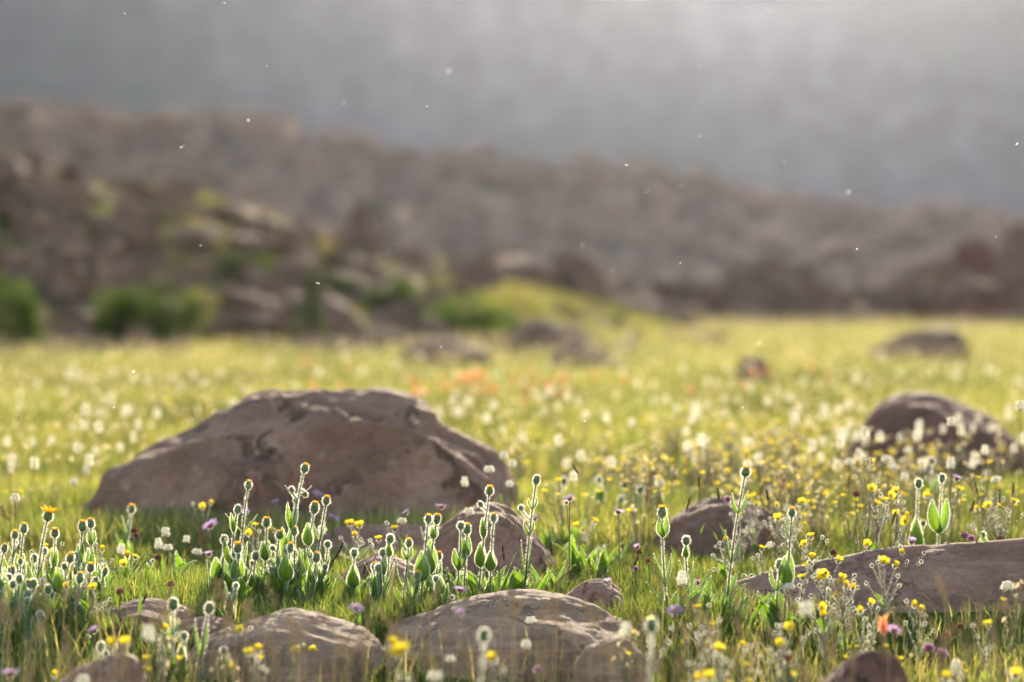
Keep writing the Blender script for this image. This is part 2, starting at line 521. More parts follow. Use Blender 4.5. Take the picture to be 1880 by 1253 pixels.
def hill_z(x, y):
    hc = np.interp(x, HCX, HCZ)
    wob = 1.2 * fbm2(x * .25, y * .05, 2, .5, 9.)
    foot = np.interp(x, [-20, -1.5, .5, 3], [35.5, 35.5, 38, 44])
    up = sstep(foot + wob * .4, CREST, y) * .55 + .45 * np.clip((y - foot) / (CREST - foot), 0, 1)
    dn = 1 - sstep(CREST + 1, CREST + 18, y)
    rough = .20 * fbm2(x * .8, y * .8, 3, .55, 2.) + .10 * np.abs(fbm2(x * 2.1, y * 1.6, 3, .6, 6.))
    return hc * up * dn + rough * np.clip(hc, .0, 1.2) * up * dn - .06


HILLM = groundmat('talus_soil', [(.36, (.060, .042, .032)), (.47, (.115, .08, .062)), (.56, (.16, .115, .09)), (.68, (.07, .08, .025))], .55, 4., .8, .12,
                  ((.055, .085, .022), .30, .52, .62))
grid('hillside', spaced((-40, -10, .8), (-10, 4.5, .11)), spaced((34, 51, .11), (51, 70, .8)), hill_z, HILLM)

RCX = np.array([-160, -60, -24, -21.6, -18.6, -15.3, -13.5, -11.8, -10.6, -8.6, -6.1, -2.3, 1.5, 4.1, 7.9, 11.7, 15.9, 19.4, 20.2, 24., 60, 160])
RPY = np.array([150, 170, 200, 205, 214, 229, 228, 217, 230, 260, 275, 286, 297, 310, 335, 356, 386, 402, 385, 420, 500, 560])


def ridge_z(x, y):
    hc = EYE + (HOR - np.interp(x, RCX, RPY)) * 180. / FPX + .3
    up = np.clip((y - 150) / 30., 0, 1) ** 1.05
    dn = 1 - sstep(182, 240, y)
    rough = .75 * fbm2(x * .2, y * .2, 4, .6, 1.) + .5 * np.abs(fbm2(x * .5, y * .4, 3, .6, 3.)) - .15
    return hc * up * dn + rough * up * dn - .4


RIDM = groundmat('moraine_rubble', [(.34, (.13, .12, .09)), (.46, (.22, .15, .12)), (.55, (.29, .205, .165)), (.68, (.17, .14, .11))], .14, 1.1, .6, .3,
                 ((.06, .075, .045), .06, .5, .66))
grid('ridge', spaced((-160, -30, 4), (-30, 30, .3), (30, 161, 4)), spaced((149, 186, .35), (186, 241, 6)), ridge_z, RIDM)


def mount_z(x, y):
    t = np.clip((y - 950) / 850., 0, 1)
    top = 330 + 40 * fbm2(x * .004, y * 0, 3, .5, 8.)
    gul = 12 * np.abs(fbm2(x * .022, y * .006, 4, .6, 5.)) + 5 * fbm2(x * .06, y * .05, 4, .6, 7.)
    return top * t ** 1.08 - gul * np.clip(t * 4, 0, 1) - 3 + (y > 1810) * -60


MOUM = groundmat('far_scree', [(.36, (.090, .10, .095)), (.48, (.122, .112, .122)), (.60, (.155, .135, .145))], .022, .09, .5, 2.,
                 ((.095, .11, .095), .007, .45, .66), (1, .4, .5))
grid('mountain', spaced((-900, 901, 9)), spaced((940, 1900, 9)), mount_z, MOUM)
# ---------------------------------------------------------------- rocks
def icosphere(n):
    import bmesh
    bm = bmesh.new(); bmesh.ops.create_icosphere(bm, subdivisions=n, radius=1)
    V = np.array([v.co[:] for v in bm.verts]); T = np.array([[v.index for v in f.verts] for f in bm.faces])
    bm.free(); return V, T


ICO = {n: icosphere(n) for n in (2, 3, 5, 6, 7)}
FOOT = []      # plan footprints (x, y, half width, half depth) that keep blades and leaves out


def carve(planes, n, p, amp, freq, seed, octv=6, stretch=(1, 1, 1), ridge=.35, chips=0):
    D, T = ICO[n]
    N = np.array([unit(a) for a, _ in planes]); h = np.array([b for _, b in planes])
    d = np.maximum(D @ N.T, 0) / h
    r = 1 / ((d ** p).sum(1) ** (1 / p))
    cr = np.random.default_rng(seed * 7 + 1)
    for k in range(chips):                               # broken facets on the faces, not on the skyline
        nv = cr.normal(size=3); nv[1] = (-1 if k % 4 else 1) * (abs(nv[1]) + .8); nv[2] = abs(nv[2]) * .8; nv = unit(nv)
        dn = D @ nv; hk = (r * dn).max() * cr.uniform(.74, .94)
        r = np.minimum(r, np.where(dn > .05, hk / np.maximum(dn, .05), 9))
    P = D * r[:, None]
    Q = P * np.array(stretch) + seed * 3.7
    f = fbm(Q * freq, octv, .52)
    f2 = .5 - np.abs(fbm(Q * freq * .7 + 9, 4, .5)) * 2
    P = P + D * (amp * (f + ridge * f2))[:, None]
    return P, T


def rock(name, outline, Y, depth, mat, label, n=6, p=9, amp=.02, freq=4., front=.35, seed=1, cat='rock', group=None, extra=(), stretch=(1, 1, 1), drop=.12, foot=.9, ridge=.35, octv=6, tilt=.2, chips=11):
    """outline: the rock's skyline as surveyed points; it becomes a faceted solid of real depth at distance Y"""
    P = np.array([spot(x, y, Y) for x, y in outline])
    cx = (P[:, 0].min() + P[:, 0].max()) / 2
    gzv = max(g1(cx, Y), float(hill_z(np.array([cx]), np.array([Y]))[0]) if 34 < Y < 60 else -9)
    H = P[:, 2].max() - gzv
    c = np.array([cx, Y, gzv + .18 * H])
    q = P[:, [0, 2]] - c[[0, 2]]
    pl = []
    for a, b in zip(q[:-1], q[1:]):
        e = b - a; nn = unit(np.array([-e[1], e[0]]))
        if nn @ ((a + b) / 2) < 0: nn = -nn
        h = max(nn @ ((a + b) / 2), .03)
        tl = tilt * max(nn[1], 0); pl.append(((nn[0], -tl, nn[1]), max((h - tl * .22 * depth), .03) / math.hypot(1, tl)))
        for s, k in ((-1, .75), (1, .6)):
            t = np.array([nn[0], s * k, nn[1]]); L = np.linalg.norm(t)
            pl.append((t, (h + k * depth * .36) / L))
    hw = (P[:, 0].max() - P[:, 0].min()) / 2
    pl += [((-1, 0, -.05), hw * 1.0), ((1, 0, -.05), hw * 1.0), ((0, 0, -1), .18 * H + drop),
           ((0, -1, front), depth * .5), ((0, 1, .3), depth * .5), ((-.5, -1, .2), depth * .55 + hw * .1), ((.5, -1, .3), depth * .55 + hw * .1)]
    pl += list(extra)
    pl = [(unit(a), b) for a, b in pl]
    V, T = carve(pl, n, p, amp, freq, seed, octv, stretch, ridge, chips)
    up = V[:, 2] > -.12 * H                              # keep the surveyed width and height
    xs = V[up, 0]; V[:, 0] = (V[:, 0] - (xs.max() + xs.min()) / 2) * (2 * hw / (xs.max() - xs.min()))
    V[:, 2] *= np.where(V[:, 2] > 0, .82 * H / V[:, 2].max(), 1)
    org = np.array([cx, Y, gzv])
    mb = MB(); mb.add(V + c - org, T)
    o = mb.build(name, [M[mat]], None, True, org)
    tag(o, label, cat, group)
    FOOT.append((cx, Y, hw * foot, depth * .5 * foot))
    return o


rock('boulder', [(120, 1010), (178, 935), (242, 848), (330, 800), (452, 742), (590, 716), (690, 721), (766, 727), (832, 772), (880, 838), (945, 888), (1000, 985)],
     12.4, 1.0, 'boulder', 'largest brown sandstone boulder with a pitted shady face and a sunlit end', 7, 20, .062, 3.3, .30, 3, 'boulder',
     extra=[((.72, -.14, .68), .47), ((-.25, -1, .75), .43), ((.35, -1, .55), .47)], stretch=(1, 1, 1.4), ridge=.55, chips=18, tilt=.16)
rock('rock', [(545, 1012), (575, 982), (650, 972), (760, 968), (850, 975), (895, 1010)], 11.3, .45, 'rock',
     'low pinkish slab lying at the foot of the largest boulder', 5, 9, .012, 6, .5, 4)
rock('rock', [(735, 1112), (772, 1040), (800, 1000), (838, 962), (898, 927), (941, 938), (985, 978), (1016, 1022), (1030, 1092)], 10.45, .42, 'rock',
     'upright pointed brown rock with hairy bud stalks in front of it', 6, 11, .018, 7, .25, 5, extra=[((-.55, -1, .3), .24), ((.5, -1, .5), .26)], ridge=.5)
rock('rock', [(590, 1104), (632, 1068), (664, 1034), (698, 1020), (732, 1030), (775, 1058), (800, 1108)], 10.1, .3, 'rock',
     'low brown rock leaning against the pointed one', 6, 10, .012, 8, .4, 6)
rock('rock', [(668, 1225), (745, 1160), (825, 1128), (882, 1104), (944, 1091), (1000, 1098), (1046, 1116), (1095, 1150), (1200, 1225)], 8.95, .50, 'grain',
     'domed rock with fine wavy grain lines and a bright rim', 7, 12, .014, 6, .55, 7, stretch=(1, 1, 4), ridge=.6, drop=.25)
rock('rock', [(1050, 1225), (1085, 1188), (1130, 1172), (1175, 1190), (1200, 1230)], 8.5, .2, 'grain',
     'small striped stone tucked under the lower end of the wavy grained dome', 5, 10, .01, 9, .5, 8, stretch=(1, 1, 3))
rock('rock', [(325, 1235), (384, 1172), (436, 1148), (503, 1128), (548, 1125), (592, 1138), (640, 1150), (690, 1190), (720, 1235)], 8.75, .42, 'grain',
     'broad flat topped brown rock below the tallest bud stalks', 7, 12, .012, 7, .55, 9, stretch=(1, 1, 2.5), ridge=.5, drop=.25)
rock('rock', [(160, 1205), (205, 1143), (246, 1112), (272, 1104), (292, 1110), (316, 1132), (365, 1205)], 9.1, .3, 'rock',
     'small humped brown rock with a rough rounded top', 6, 10, .012, 8, .4, 10)
rock('rock', [(318, 1180), (340, 1145), (372, 1140), (408, 1136), (430, 1150), (446, 1180)], 9.0, .25, 'rock',
     'low rough stone wedged between the humped rock and the broad flat topped one', 5, 10, .010, 9, .4, 11)
rock('rock', [(22, 1190), (40, 1140), (68, 1119), (110, 1116), (150, 1119), (178, 1132), (204, 1160), (215, 1190)], 9.55, .35, 'rock',
     'dark brown rock behind the dense cluster of bud stalks', 6, 11, .012, 8, .35, 12)
rock('rock', [(85, 1262), (125, 1232), (165, 1216), (212, 1203), (252, 1208), (276, 1262)], 8.15, .3, 'rock',
     'blurred grey brown slab sloping up from the lowest corner', 6, 10, .01, 7, .5, 13, drop=.2)
rock('rock', [(228, 1092), (242, 1054), (290, 1049), (312, 1058), (318, 1092)], 10.5, .22, 'rock',
     'pale flat stone half hidden in the grass', 5, 12, .006, 8, .3, 14)
rock('rock', [(1028, 1124), (1036, 1102), (1063, 1080), (1102, 1067), (1134, 1084), (1148, 1124), (1152, 1150)], 9.42, .26, 'rock',
     'small angular mauve rock beside the wavy grained dome', 6, 12, .010, 9, .3, 15)
rock('rock', [(1176, 1022), (1198, 1000), (1222, 968), (1264, 941), (1315, 917), (1364, 921), (1414, 935), (1442, 968), (1452, 1022)], 11.3, .5, 'boulder',
     'half buried mauve rock with a diagonal crease behind the tall glowing bud stalk', 6, 11, .02, 5, .35, 16, extra=[((.5, -1, .5), .24)], ridge=.6)
rock('rock', [(1330, 1170), (1336, 1120), (1352, 1082), (1392, 1058), (1452, 1042), (1540, 1032), (1612, 1024), (1682, 1018), (1752, 1002), (1880, 995), (1990, 1004), (2060, 1050), (2090, 1170)],
     9.75, .62, 'rock', 'long low brown slab with a smooth sunlit top edge and a dark crack', 7, 13, .02, 3.2, .18, 17, extra=[((.2, -1, -.1), .30)], stretch=(1, 1, 1.6), ridge=.7, tilt=.3)
rock('rock', [(1488, 1275), (1520, 1244), (1560, 1215), (1600, 1196), (1640, 1198), (1664, 1218), (1680, 1275)], 7.8, .28, 'darkrock',
     'blurred dark grey stone poking up from the grass in front of the long slab', 6, 11, .008, 6, .4, 18, drop=.2)
rock('boulder', [(1540, 860), (1566, 820), (1592, 780), (1622, 744), (1690, 722), (1752, 734), (1822, 760), (1872, 790), (1900, 860)], 15.4, .8, 'darkrock',
     'dark maroon boulder standing alone behind the white flower heads', 6, 11, .03, 3, .25, 19, 'boulder')
rock('rock', [(-60, 1052), (-30, 1024), (10, 1018), (36, 1026), (52, 1052)], 11.0, .35, 'rock',
     'pale flat stone cut off by the frame edge behind the hairy buds', 5, 11, .008, 6, .3, 20)
# farther out on the meadow
rock('rock', [(724, 668), (745, 634), (800, 622), (870, 628), (905, 645), (915, 668)], 32, .7, 'hillrock', 'flat mauve rock in the far meadow below the fir sapling', 5, 9, .05, 2, .4, 21, ridge=.6)
rock('rock', [(1000, 676), (1020, 645), (1062, 632), (1110, 642), (1152, 664), (1160, 680)], 31, .6, 'hillrock', 'dark low rock at the meadow edge beyond the orange flowers', 5, 9, .05, 2, .4, 22, ridge=.6)
rock('rock', [(908, 640), (930, 606), (985, 590), (1045, 596), (1080, 622), (1090, 645)], 36.5, .8, 'hillrock', 'broad pinkish brown rock just above the dark low one', 5, 9, .06, 2, .4, 23, ridge=.6)
rock('rock', [(1352, 694), (1358, 664), (1385, 656), (1412, 666), (1418, 694)], 26.5, .3, 'hillrock', 'small dark stone alone in the open meadow', 5, 10, .02, 4, .3, 24)
rock('rock', [(1590, 652), (1612, 632), (1660, 624), (1700, 608), (1745, 602), (1775, 628), (1785, 652)], 33, .9, 'hillrock', 'flat brown rock with deep shade under it on the far meadow', 5, 10, .05, 2, .2, 25, ridge=.6)
rock('boulder', [(1800, 596), (1812, 500), (1838, 420), (1890, 400), (1955, 440), (1990, 596)], 56, 1.6, 'hillrock', 'tallest brown boulder of the far pile, cut off by the frame edge', 6, 12, .2, 1.2, .15, 26, 'boulder', ridge=.9)
rock('boulder', [(1655, 596), (1664, 530), (1690, 482), (1730, 470), (1770, 500), (1785, 596)], 57, 1.4, 'hillrock', 'blocky brown boulder at the meadow end of the far pile', 6, 12, .16, 1.2, .15, 33, 'boulder', ridge=.9)
rock('boulder', [(1735, 560), (1742, 480), (1768, 440), (1810, 436), (1835, 480), (1845, 560)], 58.5, 1.2, 'darkrock', 'reddish boulder wedged high between the two largest of the far pile', 6, 12, .16, 1.2, .15, 34, 'boulder', ridge=.9)
rock('boulder', [(1715, 600), (1730, 545), (1775, 512), (1835, 530), (1860, 600)], 53.5, 1.2, 'darkrock', 'darkest rounded block leaning in front of the far pile', 5, 9, .1, 1.2, .1, 27, 'boulder', ridge=.8)
rock('boulder', [(1318, 590), (1335, 520), (1372, 484), (1440, 468), (1490, 486), (1512, 540), (1525, 590)], 58, 1.6, 'hillrock', 'reddish brown rock heap, highest of the far row beyond the meadow', 6, 8, .2, .9, .2, 28, 'boulder', ridge=.9)
rock('boulder', [(1160, 585), (1180, 530), (1230, 505), (1290, 512), (1330, 545), (1345, 585)], 59, 1.4, 'hillrock', 'low reddish brown rock heap at the hill end of the far row', 6, 8, .16, 1., .2, 29, 'boulder', ridge=.9)
rock('boulder', [(1505, 590), (1520, 545), (1570, 522), (1625, 528), (1660, 560), (1670, 590)], 57, 1.4, 'hillrock', 'low reddish brown rock heap between the highest heap and the far pile', 6, 8, .16, 1., .2, 30, 'boulder', ridge=.9)
rock('boulder', [(1000, 545), (1010, 490), (1040, 452), (1075, 456), (1105, 500), (1135, 548)], 51, 1.2, 'hillrock', 'steep brown outcrop where the hillside drops to the meadow', 5, 9, .12, 1.2, .25, 31, 'boulder', ridge=.7)
rock('rock', [(630, 408), (645, 372), (668, 372), (690, 392), (708, 412)], 48.5, .5, 'hillrock', 'tilted slab with a sunlit top on the crest of the hillside', 5, 12, .03, 2, .5, 32)

# the hillside: countable stones, and rubble under them
NP = []
for k in range(7):
    pl = [(rng.normal(size=3), rng.uniform(.75, 1.05)) for _ in range(13)] + [((0, 0, 1), .6), ((0, 0, -1), .6)]
    V, T = carve(pl, 3, 10, .09, 1.4, 40 + k, 4)
    mb = MB(); mb.add(V, T); NP.append(mb.mesh('hill_stone', [M['hillrock']], True))
nst = 0
while nst < 150:
    x = rng.uniform(-8.6, 2.4); y = rng.uniform(36, 50.5)
    hz = float(hill_z(np.array([x]), np.array([y]))[0])
    if hz < .02 or (x > -1.2 and rng.uniform() < .7): continue
    s = float(np.clip(rng.lognormal(-1.7, .38), .10, .34))
    o = link('hill_stone', NP[nst % 7], None, (x, y, hz + s * .12))
    o.scale = (s * rng.uniform(.9, 1.6), s, s * rng.uniform(.6, 1.0)); o.rotation_euler = (rng.uniform(-.4, .4), rng.uniform(-.4, .4), rng.uniform(0, 6.28))
    tag(o, 'blurred brown stone lying on the rubble of the near hillside', 'rock', 'loose stones on the hillside')
    nst += 1


def rubble(name, n, fx, fy, zf, smin, smax, mat, label=None):
    D, T = ICO[2]
    mb = MB(); got = 0
    xs = rng.uniform(*fx, n); ys = rng.uniform(*fy, n); zs = zf(xs, ys)
    for x, y, z in zip(xs, ys, zs):
        s = smin * (smax / smin) ** (rng.uniform() ** 2.2)
        A = D * (1 + .28 * rng.normal(size=(len(D), 1))) * s * np.array([rng.uniform(.8, 1.6), 1, rng.uniform(.5, 1)])
        a = rng.uniform(0, 6.28); ca, sa = math.cos(a), math.sin(a)
        A = A @ np.array([[ca, -sa, 0], [sa, ca, 0], [0, 0, 1]]) + np.array([x, y, z + .1 * s])
        mb.add(A, T)
    return tag(mb.build(name, [M[mat]], None, False), kind='stuff')


rubble('far_rubble', 1600, (-1, 13), (55.5, 80), lambda a, b: gz(a, b), .16, .62, 'hillrock')
rubble('talus', 2600, (-8.5, 2.2), (36, 52), lambda a, b: hill_z(a, b) - np.where((np.interp(a, HCX, HCZ) < .75) & (rng.uniform(size=len(a)) < .8), 2, 0), .05, .26, 'hillrock')
rubble('moraine_rubble', 3000, (-30, 30), (152, 188), ridge_z, .2, .9, 'moraine')
# ---------------------------------------------------------------- grass
def in_foot(x, y, grow=0.0):
    bad = np.zeros(len(x), bool)
    for cx, cy, hw, hd in FOOT:
        bad |= ((x - cx) / (hw + grow)) ** 2 + ((y - cy) / (hd + grow)) ** 2 < 1
    return bad


def blades(mb, x, y, z, h, wd, col, lean=.35, rows=4, facing=None):
    n = len(x)
    a = rng.uniform(0, 2 * PI, n)
    ln = np.abs(rng.normal(0, lean, n)) + .05
    f = rng.uniform(0, 2 * PI, n)
    sx, sy = np.cos(f), np.sin(f)
    V = np.zeros((n, 2 * (rows - 1) + 1, 3))
    for i in range(rows):
        t = i / (rows - 1)
        off = h * ln * t ** 1.8
        px = x + np.cos(a) * off; py = y + np.sin(a) * off; pz = z + h * t * (1 - .25 * ln * t)
        if i == rows - 1:
            V[:, -1] = np.stack([px, py, pz], 1)
        else:
            ww = wd * (1 - .75 * t ** 1.5) / 2
            V[:, 2 * i] = np.stack([px - sx * ww, py - sy * ww, pz], 1)
            V[:, 2 * i + 1] = np.stack([px + sx * ww, py + sy * ww, pz], 1)
    k = 2 * (rows - 1) + 1
    base = np.arange(n)[:, None] * k
    q = np.concatenate([base + np.array([[2 * i, 2 * i + 1, 2 * i + 3, 2 * i + 2]]) for i in range(rows - 2)], 0) if rows > 2 else None
    t = base + np.array([[k - 3, k - 2, k - 1]])
    # dry straw colour creeps down from blade tips
    C = np.repeat(col[:, None, :], k, 1)
    mb.add(V.reshape(-1, 3), t, q, 0, C.reshape(-1, 3))


GREENS = np.array([(.055, .090, .016), (.075, .110, .020), (.105, .120, .026), (.14, .135, .036), (.045, .075, .018)])
STRAW = np.array([(.30, .24, .11), (.24, .21, .08), (.34, .28, .15), (.20, .19, .06)])


def gcol(x, y, straw):
    n = len(x)
    c = GREENS[rng.integers(0, 5, n)].copy()
    pat = fbm2(x * .55, y * .35, 3, .5, 12.)
    yel = np.clip(pat * 1.1 + .35, 0, 1)[:, None] * np.array([[.03, .022, .0]])
    c = c + yel
    s = rng.uniform(size=n) < np.clip(straw + .35 * pat, .02, .9)
    c[s] = STRAW[rng.integers(0, 4, s.sum())]
    dark = 1 + .75 * np.clip(fbm2(x * .8, y * .28, 3, .55, 33.), -.6, .35)[:, None]      # lusher, darker tussocks
    return c * rng.uniform(.8, 1.2, (n, 1)) * dark


def trapezoid(n, y0, y1, side, clump=0, spread=.03):
    m = n if not clump else n // clump
    y = np.sqrt(rng.uniform(y0 ** 2, y1 ** 2, m * 2)) if y0 > 0 else rng.uniform(y0, y1, m * 2)
    x = rng.uniform(-1, 1, m * 2) * (.1335 * y + side)
    x, y = x[:m], y[:m]
    if clump:
        x = np.repeat(x, clump) + rng.normal(0, spread, m * clump)
        y = np.repeat(y, clump) + rng.normal(0, spread, m * clump)
    return x, y


def meadow(n, y0, y1, side, hmu, wmu, straw, rows, clump, spread, lean, keep=None, zf=gz, tone=1.0):
    x, y = trapezoid(n, y0, y1, side, clump, spread)
    k = ~in_foot(x, y)
    if keep is not None: k &= keep(x, y)
    x, y = x[k], y[k]
    z = zf(x, y)
    hv = hmu * (1 + .7 * fbm2(x * .9, y * .6, 2, .5, 21.)) * rng.uniform(.45, 1.25, len(x))
    mb = MB()
    blades(mb, x, y, z - .005, np.maximum(hv, .02), wmu * rng.uniform(.6, 1.4, len(x)), gcol(x, y, straw) * tone, lean, rows)
    return mb


def join(*ms):
    A = MB()
    for m in ms:
        for V in m.V: A.V.append(V)
        off = A.n
        A.T += [t + off for t in m.T]; A.TM += m.TM
        A.Q += [t + off for t in m.Q]; A.QM += m.QM
        A.C += m.C; A.n += m.n
    return A


near = join(meadow(60000, 6.2, 8.9, .7, .070, .0028, .26, 4, 10, .03, .5, lambda x, y: (x > .25) | (rng.uniform(size=len(x)) < .4)),
            meadow(130000, 8.9, 11.2, .8, .064, .0032, .03, 4, 14, .025, .45, lambda x, y: (y > 9.5) | (x < .5) | (rng.uniform(size=len(x)) < .12), tone=.92),
            meadow(120000, 11.2, 14.5, .8, .11, .0036, .2, 4, 14, .03, .40),
            meadow(7000, 6.4, 8.8, .7, .15, .0020, .8, 4, 6, .03, .40))
tag(near.build('near_grass', [M['grass']]), kind='stuff')
mid = join(meadow(190000, 14.5, 32, 1.0, .14, .0050, .32, 3, 12, .05, .40, tone=.82),
           meadow(160000, 32, 58, 1.2, .16, .011, .30, 3, 10, .08, .35, lambda x, y: ((hill_z(x, y) < .05) | (y < 36) | ((x > .2) & (hill_z(x, y) < .5))) & (y < 54 + 3.5 * fbm2(x * .6, y * 0, 2, .5, 70.)), lambda x, y: np.maximum(gz(x, y), hill_z(x, y)), .85))
tag(mid.build('meadow_grass', [M['grass']]), kind='stuff')


def hill_keep(x, y):
    hz = hill_z(x, y)
    n = fbm2(x * .52, y * .30, 3, .5, 30.)
    low = np.clip(1.0 - hz / .9, 0, 1)
    crest = np.exp(-((y - CREST + 1) / 3.5) ** 2) * np.clip((x + 6.5) / 2., 0, 1)
    return (hz > 0) & (y < CREST + 4) & (n + .40 * low + .75 * crest > -.02 + .2 * rng.uniform(size=len(x)))


hillg = meadow(170000, 35.5, 53, 1.2, .13, .013, .50, 3, 12, .10, .4, hill_keep, hill_z, .66)
tag(hillg.build('hill_grass', [M['grass']]), kind='stuff')


def settle(px, py, Y, least=.075):
    """bring a plant nearer until its head stands at least this high over the ground"""
    for _ in range(40):
        p = spot(px, py, Y)
        if p[2] - g1(p[0], Y) > least: break
        Y -= .06
    return Y


# ---------------------------------------------------------------- hairy bud plants
HM = ['stem', 'leaf', 'bud', 'hair', 'yolk']


def hm(*k): return [M[i] for i in k]


def flower_bud(parent, pos, axis, size, yellow, nh=900):
    """ball of green bracts in silky hair; returns the bud object"""
    mb = MB(); r = .0090 * size; sq = rng.uniform(.9, 1.25)
    prof = [(a, b * sq if b > 0 else b) for a, b in [(.0025, -.003), (.6 * r, .000), (.95 * r, .35 * r), (1.03 * r, .9 * r), (.93 * r, 1.5 * r), (.72 * r, 1.95 * r), (.45 * r, 2.05 * r), (.001, 2.1 * r)]]
    lathe(mb, pos, axis, prof, 14, 0, (nh, .0050 * size ** .5, .00052, 1))
    b = mb.build('flower_bud', hm('bud', 'hair'), parent)
    ax = unit(axis); u, v = basis(ax); pos = np.asarray(pos)
    if yellow:
        m2 = MB()
        k = 22 if yellow < 2 else 26
        for i in range(k):
            a = 2 * PI * i / k + rng.uniform(-.1, .1)
            rd = math.cos(a) * u + math.sin(a) * v; tn = -math.sin(a) * u + math.cos(a) * v
            L = r * (rng.uniform(.55, .95) if yellow < 2 else rng.uniform(1.5, 2.4)); sp = rng.uniform(.0, .35) if yellow < 2 else rng.uniform(.8, 1.7)
            p = pos + ax * 1.85 * r * sq + rd * r * .7
            d = unit(ax + rd * sp); ww = r * (.17 if yellow < 2 else .22)
            m2.add([p - tn * ww, p + tn * ww, p + d * L * .6 + tn * ww, p + d * L * .6 - tn * ww, p + d * L], [(3, 2, 4)], [(0, 1, 2, 3)])
        pr = [(a, b + 2.0 * r * (sq - 1)) for a, b in [(.62 * r, 1.9 * r), (.5 * r, 2.25 * r), (.25 * r, 2.4 * r), (.001, 2.45 * r)]]
        lathe(m2, pos, axis, pr, 10, 0)
        m2.build('ray_petals', hm('yolk'), b)
    return b


def leaf_obj(parent, *a, **k):
    mb = MB(); leaf(mb, *a, **k); return mb.build('leaf', hm('leaf', 'hair'), parent)


def bud_plant(head, bx, Y, nodes, sides, yellow, label, size=1.0, hmul=1.0, cat='wildflower', group='hairy bud plants'):
    """head: surveyed point of the top bud; bx: where the stem meets the ground; nodes: (height fraction, kind, leaf length)"""
    Y = settle(head[0], head[1], Y, .09)
    H = spot(head[0], head[1], Y)
    B = np.array([(bx - 940) * Y / FPX, Y + rng.uniform(-.02, .02), 0.]); B[2] = g1(B[0], B[1]) - .01
    root = empty('hairy_bud_plant', B, label, cat, group)
    top = H - B; r = .0086 * size
    midp = np.array([top[0] * rng.uniform(.2, .6) + rng.normal(0, .006), rng.uniform(-.02, .02), top[2] * .55])
    P = bez(np.zeros(3), midp, top - np.array([0, 0, 1.0 * r]), 14)
    mb = MB()
    tube(mb, P, np.linspace(.0026, .0019, 14) * size ** .5, 7, 0)
    n = int(P[-1][2] * 6000 * hmul)
    hair_tube(mb, P, .0021, n, .0056 * size ** .5, .0005, 1)
    for sx, sy in sides:                               # side branches carrying a smaller bud
        e = spot(sx, sy, Y) - B; e[1] += rng.uniform(-.015, .015)
        d0 = e[2] - np.hypot(*(e[:2] - P[-1][:2])) * 1.1 - .012
        i = int(np.clip(np.searchsorted(P[:, 2], d0), 1, 12))
        q = bez(P[i], P[i] + np.array([(e[0] - P[i][0]) * .8, 0, (e[2] - P[i][2]) * .35]), e - np.array([0, 0, .008]), 7)
        tube(mb, q, .0019, 6, 0); hair_tube(mb, q, .0019, int(900 * hmul), .0055, .0005, 1)
        sides_ax = unit(q[-1] - q[-2])
        flower_bud(root, q[-1], sides_ax, .72 * size, 0, int(420 * hmul))
    mb.build('stem', hm('stem', 'hair'), root)
    flower_bud(root, P[-1], unit(P[-1] - P[-2] + np.array([0, 0, .004])), size * rng.uniform(.88, 1.14), yellow, int(620 * hmul))
    for nd_ in nodes:
        t, kind, L = nd_[:3]
        az = nd_[3] if len(nd_) > 3 else rng.uniform(0, PI)
        p = np.array([np.interp(t * P[-1][2], P[:, 2], P[:, j]) for j in range(3)])
        nh = int(420 * hmul * (L / .06))
        if kind == 'cup':
            for s in (0, PI): leaf_obj(root, p, az + s, L * rng.uniform(.85, 1.1), L * rng.uniform(.38, .47), 1.15, -.15, 'ovate', .38, 0, (nh, .0034, .0005, 1), bend=-.12)
        elif kind == 'pair':
            for s in (0, PI): leaf_obj(root, p, az + s, L * rng.uniform(.9, 1.1), L * .28, .45, .06, 'lance', .3, 0, (nh, .0032, .0005, 1))
        elif kind == 'spread':
            for s in (0, PI): leaf_obj(root, p, az + s, L * rng.uniform(.85, 1.15), L * .34, .95, .55, 'lance', .3, 0, (nh, .0032, .0005, 1))
        elif kind == 'hook':
            for s in (0, PI): leaf_obj(root, p, az + s, L, L * .34, 1.2, -.9, 'lance', .3, 0, (nh, .0032, .0005, 1))
        elif kind == 'one':
            leaf_obj(root, p, az, L, L * .42, .5, .1, 'ovate', .3, 0, (nh, .0032, .0005, 1))
    for k in range(rng.integers(1, 3)):                # leaves round the foot
        L = rng.uniform(.07, .12)
        leaf_obj(root, (0, 0, .008), rng.uniform(0, 2 * PI), L, L * .3, rng.uniform(.25, .6), rng.uniform(.3, .9), 'lance', .25, 0, (160, .0035, .0005, 1))
    return root


# ---------------------------------------------------------------- white bottle-brush heads
def bistort_head_mesh(seed, r=.0072, h=.024, n=300):
    mb = MB()
    prof = [(.001, 0), (r * .6, .002), (r, h * .35), (r * .95, h * .65), (r * .6, h * .92), (.001, h)]
    lathe(mb, (0, 0, 0), (0, 0, 1), prof, 10, 0)
    pr = np.array(prof); i = rng.integers(0, 5, n); f = rng.uniform(0, 1, n)
    rr = pr[i, 0] * (1 - f) + pr[i + 1, 0] * f; z = pr[i, 1] * (1 - f) + pr[i + 1, 1] * f; th = rng.uniform(0, 2 * PI, n)
    d = np.stack([np.cos(th), np.sin(th), rng.normal(.15, .35, n)], 1); d /= np.linalg.norm(d, axis=1)[:, None]
    p = np.stack([np.cos(th) * rr, np.sin(th) * rr, z], 1)
    hairs(mb, p, d, .0052, .0024, 0)
    hairs(mb, p[:90], d[:90], .0095, .0005, 1)
    # brown withered florets at the bottom of the head
    hairs(mb, p[z < .004][:30], d[z < .004][:30] * np.array([1, 1, -1]), .005, .002, 2)
    return mb.mesh('flower_head', hm('white', 'hair', 'redstem'))


